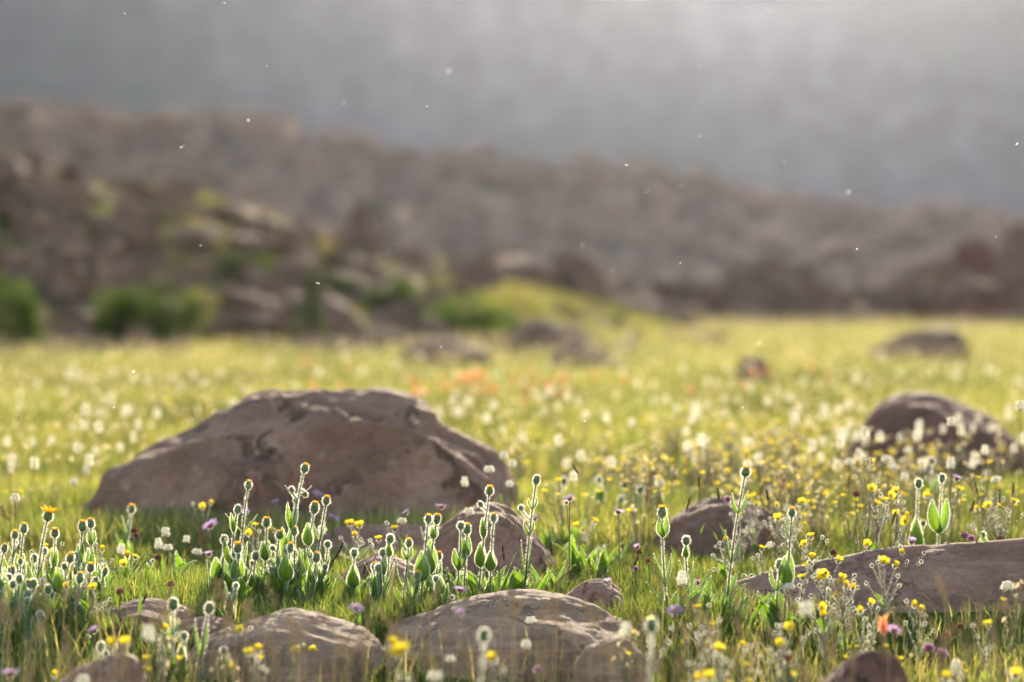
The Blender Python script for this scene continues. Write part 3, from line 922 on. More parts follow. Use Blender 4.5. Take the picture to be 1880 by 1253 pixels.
BHEADS = [bistort_head_mesh(k, h=hh, r=rr) for k, (hh, rr) in enumerate([(.022, .0075), (.027, .0075), (.020, .0085), (.031, .007)])]
BWIDE = [bistort_head_mesh(9, h=.017, r=.0105), bistort_head_mesh(9, h=.019, r=.0100)]


def thin_stem(parent, e, r0=.0014, r1=.001, mat='redstem', leaves=1, sway=.2, hairy=0):
    P = bez(np.zeros(3), np.array([e[0] * sway, 0, e[2] * .5]), np.asarray(e), 9)
    mb = MB(); tube(mb, P, np.linspace(r0, r1, 9), 5, 0)
    mats = [mat]
    if hairy:
        hair_tube(mb, P, r1, int(e[2] * hairy), .003, .0004, 1); mats.append('hair')
    o = mb.build('stem', hm(*mats), parent)
    for k in range(leaves):
        L = rng.uniform(.03, .06); i = rng.integers(1, 5)
        m2 = MB(); leaf(m2, P[i], rng.uniform(0, 6.28), L, L * .2, .4, .5, 'lance', .2, 0, None, 6)
        m2.build('leaf', hm('leaf'), parent)
    return P


def bistort(px, py, Y, label, wide=False, scale=1.0, bx=None, group='white bottlebrush flowers'):
    Y = settle(px, py, Y); H = spot(px, py, Y); bx = px + rng.uniform(-8, 8) if bx is None else bx
    B = np.array([(bx - 940) * Y / FPX, Y, 0.]); B[2] = g1(B[0], Y) - .005
    root = empty('bistort', B, label, 'wildflower', group)
    e = H - B - np.array([0, 0, .012 * scale])
    P = thin_stem(root, e, leaves=rng.integers(0, 2))
    me = (BWIDE if wide else BHEADS)[rng.integers(0, 2 if wide else 4)]
    h = link('flower_head', me, root, P[-1]); h.scale = (scale,) * 3
    d = Vector(unit(P[-1] - P[-2])); h.rotation_euler = d.to_track_quat('Z', 'Y').to_euler()
    return root


# ---------------------------------------------------------------- yellow cinquefoil
def five_petal(r=.009, up=.55):
    mb = MB()
    for k in range(5):
        az = k * 2 * PI / 5
        leaf(mb, (0, 0, 0), az, r * 1.15, r * 1.15, PI / 2 - up, PI / 2 - up * 1.4, 'obov', .12, 0, None, 5)
    lathe(mb, (0, 0, 0), (0, 0, 1), [(r * .3, 0), (r * .28, r * .25), (.0005, r * .35)], 8, 1)
    lathe(mb, (0, 0, -r * .45), (0, 0, 1), [(.001, 0), (r * .32, r * .15), (r * .45, r * .5)], 8, 2, (90, .0028, .0004, 3))
    return mb.mesh('flower', hm('yellow', 'yolk', 'bud', 'hair'))


def small_bud():
    mb = MB(); r = .0036
    lathe(mb, (0, 0, 0), (0, 0, 1), [(.001, 0), (r * .8, r * .3), (r, r), (r * .75, r * 1.7), (r * .3, r * 2.1), (.0004, r * 2.2)], 9, 0, (230, .0032, .0004, 1))
    for k in range(5):
        a = k * 2 * PI / 5; rd = np.array([math.cos(a), math.sin(a), 0]); tn = np.array([-rd[1], rd[0], 0])
        p = rd * r * .9 + np.array([0, 0, r * .8])
        mb.add([p - tn * r * .4, p + tn * r * .4, p + rd * r * .7 + np.array([0, 0, r * 1.6])], [(0, 1, 2)], None, 0)
    return mb.mesh('bud', hm('bud', 'hair'))


FLW = [five_petal(.0095, .55), five_petal(.0085, .9), five_petal(.010, .35)]
SBUD = [small_bud() for _ in range(3)]
M['ashstem'] = leafmat('hairy_grey_stem', (.16, .15, .09), (.30, .28, .14), .35, .2, .02)


def cinquefoil(flowers, Y, nb, label, bx=None, spread=22, group='yellow cinquefoils', fscale=1.0):
    """flowers: surveyed points of open flowers; nb extra hairy buds round them"""
    fx = np.mean([f[0] for f in flowers]); fy = np.mean([f[1] for f in flowers])
    Y = settle(fx, fy, Y, .085); bx = fx + rng.uniform(-15, 15) if bx is None else bx
    B = np.array([(bx - 940) * Y / FPX, Y, 0.]); B[2] = g1(B[0], Y) - .005
    root = empty('cinquefoil', B, label, 'wildflower', group)
    ends = [(spot(x, y, Y) - B, 1) for x, y in flowers]
    for k in range(nb):
        p = spot(fx + rng.normal(0, spread), fy + rng.uniform(-10, 55), Y) - B
        ends.append((p, 0))
    mb = MB()
    ztop = max(e[2] for e, _ in ends)
    z0 = max(.25 * ztop, .03); 
    main = bez(np.zeros(3), np.array([0, 0, ztop * .4]), np.array([np.mean([e[0] for e, _ in ends]) * .7, 0, ztop * .62]), 7)
    tube(mb, main, np.linspace(.002, .0015, 7), 5, 0); hair_tube(mb, main, .0016, int(1700 * ztop), .003, .0004, 1)
    put = []
    for e, f in ends:
        e = e + np.array([0, rng.normal(0, .018), 0])
        zz = np.clip(e[2] * rng.uniform(.35, .7), 0, main[-1][2] * .98)
        i = int(np.clip(np.searchsorted(main[:, 2], zz), 0, 6)); s = main[i]
        q = bez(s, s + np.array([(e[0] - s[0]) * .5, (e[1] - s[1]) * .5, (e[2] - s[2]) * .45]), e, 6)
        tube(mb, q, np.linspace(.0013, .001, 6), 5, 0); hair_tube(mb, q, .0011, 230, .0028, .0004, 1)
        put.append((q, f))
    mb.build('stem', hm('ashstem', 'hair'), root)
    for q, f in put:
        o = link('flower' if f else 'bud', FLW[rng.integers(0, 3)] if f else SBUD[rng.integers(0, 3)], root, q[-1])
        d = Vector(unit(q[-1] - q[-2]) + rng.normal(0, .3, 3) + np.array([0, -.45 * f, 0])); o.rotation_euler = d.to_track_quat('Z', 'Y').to_euler()
        if f: o.scale = (fscale * rng.uniform(1.15, 1.5),) * 3
    for k in range(rng.integers(2, 4)):
        L = rng.uniform(.03, .06); i = rng.integers(0, 5)
        m2 = MB(); leaf(m2, main[i], rng.uniform(0, 6.28), L, L * .4, .6, .9, 'obov', .2, 0, (80, .0025, .0004, 1), 6)
        m2.build('leaf', hm('leaf', 'hair'), root)
    return root


# ---------------------------------------------------------------- lilac fleabane, clover, seed heads
def fleabane_head(n=46, L=.0135, up=.35, closed=0):
    mb = MB()
    lathe(mb, (0, 0, -.007), (0, 0, 1), [(.001, 0), (.005, .0015), (.0068, .005), (.0064, .0078), (.001, .008)], 12, 0, (160, .003, .0005, 1))
    lathe(mb, (0, 0, 0), (0, 0, 1), [(.0058, .0005), (.0045, .0022), (.002, .0028), (.0003, .003)], 10, 2)
    for k in range(n):
        a = 2 * PI * k / n + rng.uniform(-.06, .06); rd = np.array([math.cos(a), math.sin(a), 0]); tn = np.array([-rd[1], rd[0], 0])
        e = (up if not closed else 1.15) + rng.normal(0, .16)
        d = rd * math.cos(e) + np.array([0, 0, math.sin(e)]); l = L * rng.uniform(.8, 1.1); w_ = .00105
        p = rd * .006 + np.array([0, 0, .0005])
        m_ = p + d * l * .6; t_ = p + d * l + np.array([0, 0, -.0012])
        mb.add([p - tn * w_ * .6, p + tn * w_ * .6, m_ + tn * w_, m_ - tn * w_, t_], [(3, 2, 4)], [(0, 1, 2, 3)], 3)
    return mb.mesh('flower_head', hm('maroon', 'hair', 'yolk', 'lilac'))


FLE = [fleabane_head(), fleabane_head(52, .0145, .2), fleabane_head(40, .012, .6), fleabane_head(38, .010, 1., 1)]


def fleabane(px, py, Y, label, kind=None, tilt=(0, 0), scale=1.0, side=None, group='lilac fleabanes'):
    Y = settle(px, py, Y); H = spot(px, py, Y); bx = px + rng.uniform(-8, 8)
    B = np.array([(bx - 940) * Y / FPX, Y, 0.]); B[2] = g1(B[0], Y) - .005
    root = empty('fleabane', B, label, 'wildflower', group)
    P = thin_stem(root, H - B, .0017, .0014, 'redstem', rng.integers(2, 4), .2, 900)
    k = rng.integers(0, 3) if kind is None else kind
    h = link('flower_head', FLE[k], root, P[-1]); h.scale = (scale,) * 3
    h.rotation_euler = (tilt[0] + rng.normal(0, .12), tilt[1] + rng.normal(0, .12), rng.uniform(0, 6))
    if side:
        e = spot(*side, Y) - B; q = bez(P[5], (P[5] + e) / 2 + np.array([0, 0, -.01]), e, 5)
        m2 = MB(); tube(m2, q, .0011, 5, 0); lathe(m2, q[-1], (0, 0, 1), [(.001, -.004), (.0055, 0), (.005, .004), (.001, .005)], 9, 0, (150, .004, .0006, 1))
        m2.build('closed_bud', hm('maroon', 'hair'), root)
    return root


def clover_head(mats, r=.0095, n=260):
    mb = MB()
    lathe(mb, (0, 0, 0), (0, 0, 1), [(.001, -r * .5), (r * .8, -r * .3), (r * .9, r * .2), (r * .5, r * .8), (.0005, r)], 10, 0)
    z = rng.uniform(-.6, 1, n); th = rng.uniform(0, 2 * PI, n); s = np.sqrt(1 - z * z * .9)
    d = np.stack([np.cos(th) * s, np.sin(th) * s, z + .35], 1); d /= np.linalg.norm(d, axis=1)[:, None]
    p = np.stack([np.cos(th) * s, np.sin(th) * s, z], 1) * r * .8
    hairs(mb, p, d, r * .65, .0026, 1)
    hairs(mb, p[:60], d[:60], r * .8, .0006, 2)
    return mb.mesh('flower_head', hm(*mats))


CLO = [clover_head(('maroon', 'clover', 'hair')), clover_head(('maroon', 'maroon', 'redstem'), .0075, 160)]


def clover(px, py, Y, label, dead=False, scale=1.0, group='purple clovers'):
    Y = settle(px, py, Y); H = spot(px, py, Y); B = np.array([(px + rng.uniform(-6, 6) - 940) * Y / FPX, Y, 0.]); B[2] = g1(B[0], Y) - .005
    root = empty('clover', B, label, 'wildflower', group)
    P = thin_stem(root, H - B, .0015, .0013, 'redstem', 2, .3)
    h = link('flower_head', CLO[1 if dead else 0], root, P[-1]); h.scale = (scale,) * 3; h.rotation_euler = (rng.normal(0, .2), rng.normal(0, .2), rng.uniform(0, 6))
    return root


def spike_mesh(L, mat, w_=.0035, n=110):
    mb = MB()
    z = rng.uniform(0, L, n); th = rng.uniform(0, 2 * PI, n)
    rr = w_ * (.35 + .65 * np.sin(PI * np.clip(z / L * .95 + .05, 0, 1)))
    d = np.stack([np.cos(th) * .5, np.sin(th) * .5, np.ones(n)], 1); d /= np.linalg.norm(d, axis=1)[:, None]
    p = np.stack([np.cos(th) * rr * .4, np.sin(th) * rr * .4, z], 1)
    hairs(mb, p, d, .0055, .0028, 0)
    hairs(mb, p[:30], d[:30], .009, .0004, 1)
    tube(mb, [(0, 0, 0), (0, 0, L * .5), (0, 0, L)], [w_ * .45, w_ * .55, .0006], 6, 0)
    return mb.mesh('seed_spike', hm(mat, 'tan'))


def panicle_mesh(L, mat, n=26):
    mb = MB(); tube(mb, [(0, 0, 0), (0, 0, L * .5), (0.001, 0, L)], [.0006, .0005, .0003], 4, 0)
    for k in range(n):
        z = L * (k / n) ** .9; a = rng.uniform(0, 2 * PI); ln = (.015 * (1 - k / n) + .004) * rng.uniform(.6, 1.2)
        d = unit(np.array([math.cos(a), math.sin(a), 1.1])); p = np.array([0, 0, z]); e = p + d * ln
        tube(mb, [p, e], [.0003, .00025], 3, 0)
        for s in (1., .65, .35):
            c = p + d * ln * s; dd = unit(d + rng.normal(0, .35, 3)); u, v = basis(dd)
            l2 = .0042; w2 = .0011
            mb.add([c, c + dd * l2 * .45 + u * w2, c + dd * l2 * .45 - u * w2, c + dd * l2 * .45 + v * w2, c + dd * l2 * .45 - v * w2, c + dd * l2],
                   [(0, 1, 3), (0, 3, 2), (0, 2, 4), (0, 4, 1), (5, 3, 1), (5, 2, 3), (5, 4, 2), (5, 1, 4)], None, 0)
    return mb.mesh('panicle', hm(mat))


SPK = [spike_mesh(l, m) for l, m in ((.030, 'dark'), (.038, 'dark'), (.026, 'dark'), (.034, 'dark'))]
PAN = [panicle_mesh(.05, 'maroon'), panicle_mesh(.06, 'maroon', 30), panicle_mesh(.055, 'tan'), panicle_mesh(.07, 'tan', 34)]


def seed_stalk(px, py, Y, label, kind='spike', bx=None, sway=.15, group=None, lean=0):
    """py is the top of the seed head"""
    i = rng.integers(0, 4) if kind == 'spike' else (rng.integers(0, 2) if kind == 'panicle' else rng.integers(2, 4))
    me = SPK[i] if kind == 'spike' else PAN[i]
    L = (.030, .038, .026, .034)[i] if kind == 'spike' else (.05, .06, .055, .07)[i]
    Y = settle(px, py, Y); H = spot(px, py, Y); bx = px + rng.uniform(-14, 14) if bx is None else bx
    B = np.array([(bx - 940) * Y / FPX, Y, 0.]); B[2] = g1(B[0], Y) - .005
    root = empty({'spike': 'sedge_stalk', 'panicle': 'grass_panicle'}.get(kind, 'straw_panicle'), B, label, 'grass stalk',
                 group or {'spike': 'dark sedge spikes', 'panicle': 'brown grass panicles'}.get(kind, 'straw coloured panicles'))
    e = H - B; dirv = unit(np.array([e[0] * .6 + lean * .05, 0, e[2]]))
    P = thin_stem(root, e - dirv * L, .0009, .0007, 'tan' if kind == 'straw' else 'redstem', 0 if kind == 'straw' else 1, sway)
    h = link('seed_head', me, root, P[-1]); h.rotation_euler = Vector(dirv + np.array([lean, 0, 0])).to_track_quat('Z', 'Y').to_euler()
    return root


def leafy(px, Y, n, Lr, label, wr=.3, group='broad leaved clumps'):
    X = (px - 940) * Y / FPX
    root = empty('leafy_clump', (X, Y, g1(X, Y) - .005), label, 'plant', group)
    for k in range(n):
        L = rng.uniform(*Lr); b = np.array([rng.normal(0, .015), rng.normal(0, .015), 0])
        mb = MB(); leaf(mb, b, rng.uniform(0, 2 * PI), L, L * wr * rng.uniform(.8, 1.2), rng.uniform(.1, .4), rng.uniform(.3, 1.0), 'lance', .3, 0, (int(L * 1800), .003, .0005, 1), 8, rng.uniform(-.5, .5))
        mb.build('leaf', hm('leaf', 'hair'), root)
    return root
# ---------------------------------------------------------------- naming helper
ORD = ['first', 'second', 'third', 'fourth', 'fifth', 'sixth', 'seventh', 'eighth', 'ninth', 'tenth', 'eleventh', 'twelfth', 'thirteenth',
       'fourteenth', 'fifteenth', 'sixteenth', 'seventeenth', 'eighteenth', 'nineteenth', 'twentieth']


def place(px, py, Y):
    if Y < 8.45:
        if px < 560: return 'low before the humped rock'
        if px < 1160: return 'low before the wavy dome'
        return 'low before the long slab'
    if Y < 9.35 and px > 1180: return 'in front of the slab'
    if px < 262: return 'by the dark rock'
    if px < 470 and py > 1090 and Y < 9.0: return 'in front of the humped rock'
    if px < 640: return 'before the largest boulder'
    if Y > 11.0:
        if px < 960: return 'behind the pointed rock'
        if px < 1480: return 'beyond the creased rock'
        return 'before the lone boulder'
    if px < 1030: return 'around the pointed rock'
    if px < 1190: return 'beside the small angular rock'
    if px < 1470: return 'around the creased rock'
    return 'behind the long slab'


def name_all(items, fmt):
    """items: dicts with px, py, Y, look; gives each a label no other has: look + place, counted along the row where looks repeat"""
    grp = {}
    for it in items:
        grp.setdefault((it['look'], place(it['px'], it['py'], it['Y'])), []).append(it)
    for (look, pl), L in grp.items():
        L.sort(key=lambda i: i['px'])
        for k, it in enumerate(L):
            it['label'] = f'{look} {pl}' if len(L) == 1 else f'{look} {pl}, {ORD[k]} from the left'


# ---------------------------------------------------------------- hairy bud plants
C_, P_, S_, H_, O_ = 'cup', 'pair', 'spread', 'hook', 'one'
BP = [
    # before the largest boulder
    (455, 891, 440, 9.70, [(.62, S_, .062, .15), (.25, P_, .09)], [], 1, 1.0),
    (435, 937, 428, 9.60, [(.78, P_, .05, 1.2), (.42, C_, .075)], [], 0, .9),
    (436, 1008, 432, 9.50, [(.50, C_, .072, 1.5)], [], 1, 1.05),
    (411, 992, 397, 9.62, [(.62, O_, .04, 0.2), (.26, C_, .10, 1.4)], [], 0, .9),
    (489, 961, 482, 9.70, [(.56, C_, .062, 1.3), (.2, P_, .08)], [], 1, 1.05),
    (468, 1023, 463, 9.60, [(.36, C_, .05, 1.4)], [], 0, .85),
    (558, 861, 521, 9.72, [(.80, S_, .045, .1), (.55, P_, .075, .9), (.28, P_, .10)], [(537, 898), (558, 899), (543, 916)], 1, 1.0),
    (598, 920, 567, 9.62, [(.62, P_, .06, .4), (.24, P_, .085)], [], 1, 1.0),
    (576, 936, 549, 9.74, [(.64, C_, .062, 1.5), (.25, P_, .09)], [], 1, 1.0),
    (512, 983, 502, 9.66, [(.5, P_, .05), (.2, P_, .09)], [(502, 1002)], 1, 1.0),
    (540, 977, 543, 9.70, [(.48, C_, .062, .6)], [], 1, 1.0),
    (532, 1008, 522, 9.50, [(.52, C_, .082, 1.5)], [], 1, .95),
    (580, 1026, 566, 9.50, [(.58, C_, .05, 1.2), (.3, P_, .06)], [], 1, .95),
    (498, 1047, 498, 9.66, [(.4, C_, .055, 1.4)], [], 0, .8),
    (601, 1000, 590, 9.72, [(.5, P_, .06), (.3, C_, .05)], [], 0, .85),
    # around the pointed rock
    (650, 1016, 649, 9.60, [(.40, C_, .072, 1.5)], [], 0, .95),
    (687, 1041, 685, 9.55, [(.28, H_, .035, .1)], [], 1, .95),
    (716, 991, 706, 9.62, [(.78, C_, .045, 1.5), (.38, P_, .065, .1)], [], 0, .9),
    (750, 998, 737, 9.45, [(.80, C_, .042, .7), (.35, P_, .085, .1)], [], 1, .95),
    (786, 953, 770, 9.50, [(.76, O_, .045, 3.0), (.36, C_, .085, 1.5)], [], 2.0 - 1, 1.05),
    (801, 955, 782, 9.58, [(.82, C_, .042, 1.3), (.42, C_, .095, 1.45)], [], 1, 1.0),
    (846, 966, 835, 9.60, [(.50, C_, .068, .8)], [], 0, .9),
    (857, 974, 850, 9.64, [(.70, C_, .060, 1.3)], [], 1, .95),
    (898, 902, 876, 9.62, [(.62, P_, .06, 1.2), (.38, C_, .072, 1.5)], [(884, 923)], 1, 1.0),
    (906, 952, 899, 9.55, [(.84, H_, .028, .0), (.46, C_, .066, 1.5)], [], 1, .95),
    (984, 883, 961, 9.66, [(.80, C_, .036, .6), (.60, C_, .045, .6), (.26, P_, .105, .1)], [(958, 931)], 0, 1.0),
    # by the dark rock
    (6, 1008, -4, 9.55, [(.45, C_, .06)], [], 1, .95),
    (42, 973, 34, 9.62, [(.48, C_, .05, 1.2)], [], 1, .95),
    (26, 983, 20, 9.60, [(.70, P_, .05, .2), (.3, C_, .06)], [], 1, .95),
    (86, 949, 63, 9.20, [(.42, P_, .06, .1), (.12, P_, .10)], [], 2, 1.1),
    (150, 969, 143, 9.55, [(.55, P_, .06), (.2, P_, .09)], [], 1, 1.0),
    (166, 963, 158, 9.62, [(.78, C_, .042, 1.2), (.4, P_, .07)], [], 1, 1.0),
    (127, 1026, 99, 9.15, [(.36, C_, .085, 1.5)], [(117, 1041)], 1, 1.0),
    (165, 1044, 148, 9.30, [(.55, P_, .06, .3), (.2, C_, .08)], [(172, 1062)], 1, .95),
    (145, 1064, 139, 9.25, [(.25, P_, .105, .3)], [], 1, .9),
    (20, 1050, 14, 9.20, [(.74, C_, .042, 1.0), (.3, P_, .09)], [], 1, .95),
    (34, 1064, 22, 9.15, [(.50, C_, .078, .9), (.15, P_, .09)], [], 0, .95),
    (71, 1129, 66, 9.00, [(.42, P_, .07, .9)], [], 0, .9),
    (48, 1095, 40, 9.30, [(.4, P_, .07)], [], 0, .9),
    (100, 981, 96, 9.75, [(.5, P_, .06)], [], 1, .9),
    (80, 1014, 78, 9.70, [(.4, C_, .05)], [], 0, .8),
    (61, 1028, 58, 9.72, [(.5, P_, .06)], [], 0, .8),
    (3, 1114, -2, 9.05, [(.4, C_, .07)], [], 1, .9),
    (190, 1044, 184, 9.70, [(.6, P_, .06)], [], 0, .8),
    (240, 936, 233, 10.9, [(.5, P_, .08)], [], 1, 1.05),
    # in front of the humped rock
    (317, 1112, 314, 8.62, [(.5, P_, .07)], [], 0, 1.15),
    (382, 1118, 368, 8.55, [(.40, P_, .10, .4)], [], 0, 1.15),
    (337, 1168, 330, 8.60, [(.5, C_, .05)], [], 0, .9),
    (410, 1195, 404, 8.50, [(.6, C_, .05), (.3, P_, .07)], [], 0, .85),
    (184, 1190, 180, 8.60, [(.5, P_, .06)], [(191, 1199)], 0, .9),
    # around the creased rock and the long slab
    (1368, 868, 1333, 9.72, [(.72, C_, .062, .3), (.34, P_, .095, .1)], [], 1, 1.1),
    (1216, 944, 1226, 9.50, [(.80, C_, .060, .9), (.30, P_, .095, .3)], [], 1, 1.05),
    (1260, 993, 1274, 9.52, [(.80, C_, .04, 1.4), (.28, P_, .09, .2)], [], 0, 1.05),
    (1454, 942, 1438, 9.22, [(.80, P_, .055, .1), (.42, C_, .085, 1.3)], [], 1, 1.05),
    (1432, 1040, 1425, 9.24, [(.66, C_, .062, .5)], [], 0, 1.0),
    # on the grass behind the long slab
    (1687, 890, 1682, 10.3, [(.42, C_, .098, 1.5)], [], 0, .95),
    (1730, 880, 1720, 10.35, [(.52, C_, .10, .9), (.12, P_, .09, .2)], [], 0, .95),
    # blurred behind
    (1711, 846, 1706, 12.2, [(.6, C_, .07)], [], 0, 1.1),
    (1035, 884, 1036, 12.1, [(.5, P_, .08)], [], 0, 1.2),
    (1100, 880, 1099, 12.2, [(.6, C_, .08, 1.5)], [], 0, 1.2),
    (1147, 892, 1148, 12.3, [(.5, C_, .06)], [], 1, 1.15),
    (1176, 900, 1172, 12.1, [(.4, P_, .08)], [], 0, 1.15),
    (1213, 890, 1209, 12.2, [(.5, P_, .08)], [], 0, 1.15),
    (1140, 918, 1138, 12.0, [(.5, P_, .08)], [], 0, 1.0),
    # soft in front
    (1196, 1150, 1188, 7.45, [(.62, C_, .07, .4), (.3, P_, .10)], [], 0, 1.35),
    (888, 1168, 872, 7.50, [(.60, C_, .07, .5), (.3, P_, .10)], [], 0, 1.2),
]
for k in range(28):                                    # the rest of the stand, smaller and more crowded
    lo, hi, ya, yb = ((0, 225, 985, 1130), (385, 620, 985, 1080), (640, 830, 1010, 1080), (1690, 1860, 930, 985))[(0, 0, 1, 0, 1, 2, 0, 1, 2, 3)[k % 10]]
    hx = rng.uniform(lo, hi); hy = rng.uniform(ya, yb)
    BP.append((hx, hy, hx + rng.normal(0, 12), 9.35 + rng.uniform(0, .5) if hx < 1000 else 10.4, [(rng.uniform(.4, .7), ('cup', 'pair', 'pair', 'one')[k % 4], rng.uniform(.045, .075)), (rng.uniform(.15, .3), 'pair', rng.uniform(.06, .09))], [], int(k % 3 == 0), rng.uniform(.68, .9)))
items = []
for t in BP:
    hx, hy, bx, Y, nodes, sides, yel, size = t
    kinds = [n[1] for n in nodes]
    top = {0: 'closed', 1: 'yellow tipped', 2: 'open rayed'}[int(yel)]
    hgt = EYE - (hy - HOR) * Y / FPX
    h = 'tall' if hgt > .27 else ('short' if hgt < .16 else 'medium')
    lk = f'{h} {top} hairy bud'
    if sides: lk += ', branched'
    elif C_ in kinds: lk += ', cupped leaves'
    items.append(dict(px=hx, py=hy, Y=Y, look=lk, t=t))
name_all(items, None)
for it in items:
    hx, hy, bx, Y, nodes, sides, yel, size = it['t']
    bud_plant((hx, hy), bx, Y, nodes, sides, int(yel), it['label'], size)

# ---------------------------------------------------------------- white heads within the sharp zone
BI = [(27, 914, 9.9, 0, 1.), (157, 864, 12.6, 0, 1.), (136, 884, 12.0, 0, 1.), (304, 977, 10.4, 0, 1.), (291, 1000, 10.2, 0, .95), (307, 1004, 10.25, 1, .9),
      (341, 990, 10.5, 0, .8), (220, 1010, 10.6, 0, 1.), (361, 1012, 10.5, 1, .9), (940, 851, 11.2, 0, 1.), (925, 836, 11.6, 0, 1.), (898, 860, 10.7, 1, 1.), (853, 886, 10.8, 0, .95),
      (936, 888, 10.9, 0, .85), (861, 937, 10.4, 1, .95), (591, 972, 9.75, 0, 1.0), (738, 955, 10.5, 1, .85), (1252, 1065, 9.0, 0, 1.15), (1450, 1075, 9.2, 1, .9),
      (1481, 1118, 7.7, 0, 1.2), (1758, 1230, 8.2, 0, 1.0), (1150, 1160, 7.9, 0, 1.1), (975, 1138, 8.6, 1, .8), (966, 1183, 8.2, 0, .85), (272, 1166, 7.6, 0, 1.1), (1747, 774, 11.0, 0, 1.1),
      (1873, 745, 10.9, 0, 1.15), (1687, 794, 13.0, 0, 1.2), (1809, 828, 11.4, 0, 1.), (1746, 852, 11.0, 0, 1.1), (1628, 842, 11.3, 1, 1.), (1560, 847, 11.4, 1, 1.), (1643, 858, 11.2, 1, .9),
      (1661, 875, 11.4, 0, .95), (1829, 880, 11.0, 1, .9), (1862, 825, 12.6, 0, 1.), (1851, 1075, 9.0, 1, 1.1), (1460, 772, 13.5, 0, 1.2), (1270, 773, 13.2, 0, 1.), (1668, 826, 13.0, 0, 1.),
      (1590, 812, 13.6, 0, 1.), (1760, 770, 14.5, 0, 1.1), (1796, 770, 15.0, 0, 1.1), (1786, 790, 14.6, 0, 1.), (150, 1250, 7.7, 0, 1.1), (800, 1240, 7.5, 1, 1.0), (1415, 1000, 10.0, 1, .8),
      (826, 1209, 8.0, 1, .7), (1412, 905, 12.2, 0, .9)]
items = [dict(px=b[0], py=b[1], Y=b[2], look=('broad' if b[3] else ('sharp' if abs(b[2] - FOCUS) < .9 else 'blurred') + ' oval') + ' white flower head', b=b) for b in BI]
name_all(items, None)
for it in items:
    b = it['b']; bistort(b[0], b[1], b[2], it['label'], bool(b[3]), b[4] * 1.05)

# ---------------------------------------------------------------- yellow cinquefoils
CI = [([(247, 1024), (234, 1021), (228, 1036)], 10.0, 7), ([(187, 1010)], 10.3, 6), ([(84, 1006), (98, 1017)], 10.0, 9), ([(123, 1078)], 9.6, 3), ([(170, 1080)], 9.6, 4),
      ([(642, 962), (660, 965), (652, 985)], 10.5, 8), ([(724, 972)], 10.4, 3), ([(695, 992)], 10.2, 8), ([(388, 924), (372, 932)], 11.2, 2), ([(456, 980), (466, 965)], 10.6, 3), ([(500, 975)], 10.6, 2),
      ([(97, 1243)], 8.2, 2), ([(300, 1160)], 8.3, 5), ([(544, 1195), (572, 1197)], 8.6, 4), ([(442, 1156)], 8.7, 3), ([(456, 1200), (474, 1196)], 8.1, 5), ([(1059, 966)], 10.9, 3), ([(1092, 961), (1070, 975)], 11.0, 3),
      ([(1332, 993)], 10.2, 7), ([(1358, 949)], 10.6, 9), ([(1376, 917), (1391, 928)], 11.0, 8), ([(1427, 929), (1472, 922)], 10.6, 12), ([(1490, 987), (1478, 1000)], 10.0, 10), ([(1428, 953)], 10.4, 8),
      ([(1603, 850)], 10.4, 8), ([(1600, 897), (1610, 926), (1636, 911)], 10.3, 11), ([(1646, 903), (1650, 948)], 10.4, 9), ([(1660, 955), (1664, 945)], 10.5, 6), ([(1592, 1000)], 9.95, 5), ([(1656, 1015)], 9.75, 4),
      ([(1703, 912), (1760, 899)], 10.9, 6), ([(1816, 931), (1838, 932), (1863, 922)], 10.4, 12), ([(1795, 935), (1832, 900)], 10.9, 8), ([(1475, 1062), (1491, 1025)], 9.1, 6), ([(1511, 1056), (1502, 1064)], 9.05, 9),
      ([(1553, 1074), (1566, 1081), (1548, 1066)], 9.0, 13), ([(1535, 1096), (1545, 1070)], 9.0, 10), ([(1542, 1032), (1485, 1038)], 9.2, 5), ([(1646, 1041), (1622, 1031)], 9.1, 6), ([(1579, 1122)], 8.8, 6),
      ([(1600, 1110)], 8.9, 4), ([(1678, 1111), (1692, 1122)], 8.8, 6), ([(1812, 1146)], 8.6, 4), ([(1450, 1152)], 8.4, 8), ([(1508, 1116), (1512, 1130)], 8.7, 8), ([(1302, 1190), (1320, 1194)], 8.1, 9),
      ([(1363, 1190)], 8.15, 8), ([(1260, 1178)], 8.3, 4), ([(1195, 1143)], 8.5, 6), ([(1305, 1150)], 8.4, 7), ([(1280, 1118)], 8.7, 4), ([(1430, 1180)], 8.1, 8), ([(1870, 1245)], 7.9, 3), ([(1740, 1250)], 7.8, 4),
      ([(1285, 1250), (1305, 1249)], 7.5, 4), ([(720, 1190), (738, 1194), (728, 1200)], 7.3, 3), ([(905, 1213)], 7.6, 3), ([(205, 1186), (228, 1184)], 7.6, 2), ([(1400, 1010)], 10.1, 9)]
items = [dict(px=float(np.mean([q[0] for q in c[0]])), py=float(np.mean([q[1] for q in c[0]])), Y=c[1],
              look={1: 'one yellow flower', 2: 'two yellow flowers', 3: 'three yellow flowers'}[len(c[0])] + (' among many hairy buds' if c[2] > 7 else ' on branching stems'), c=c) for c in CI]
name_all(items, None)
for it in items:
    f, Y, nb = it['c']; cinquefoil(f, Y, nb, it['label'], fscale=1.05 if Y > 8 else 1.25)

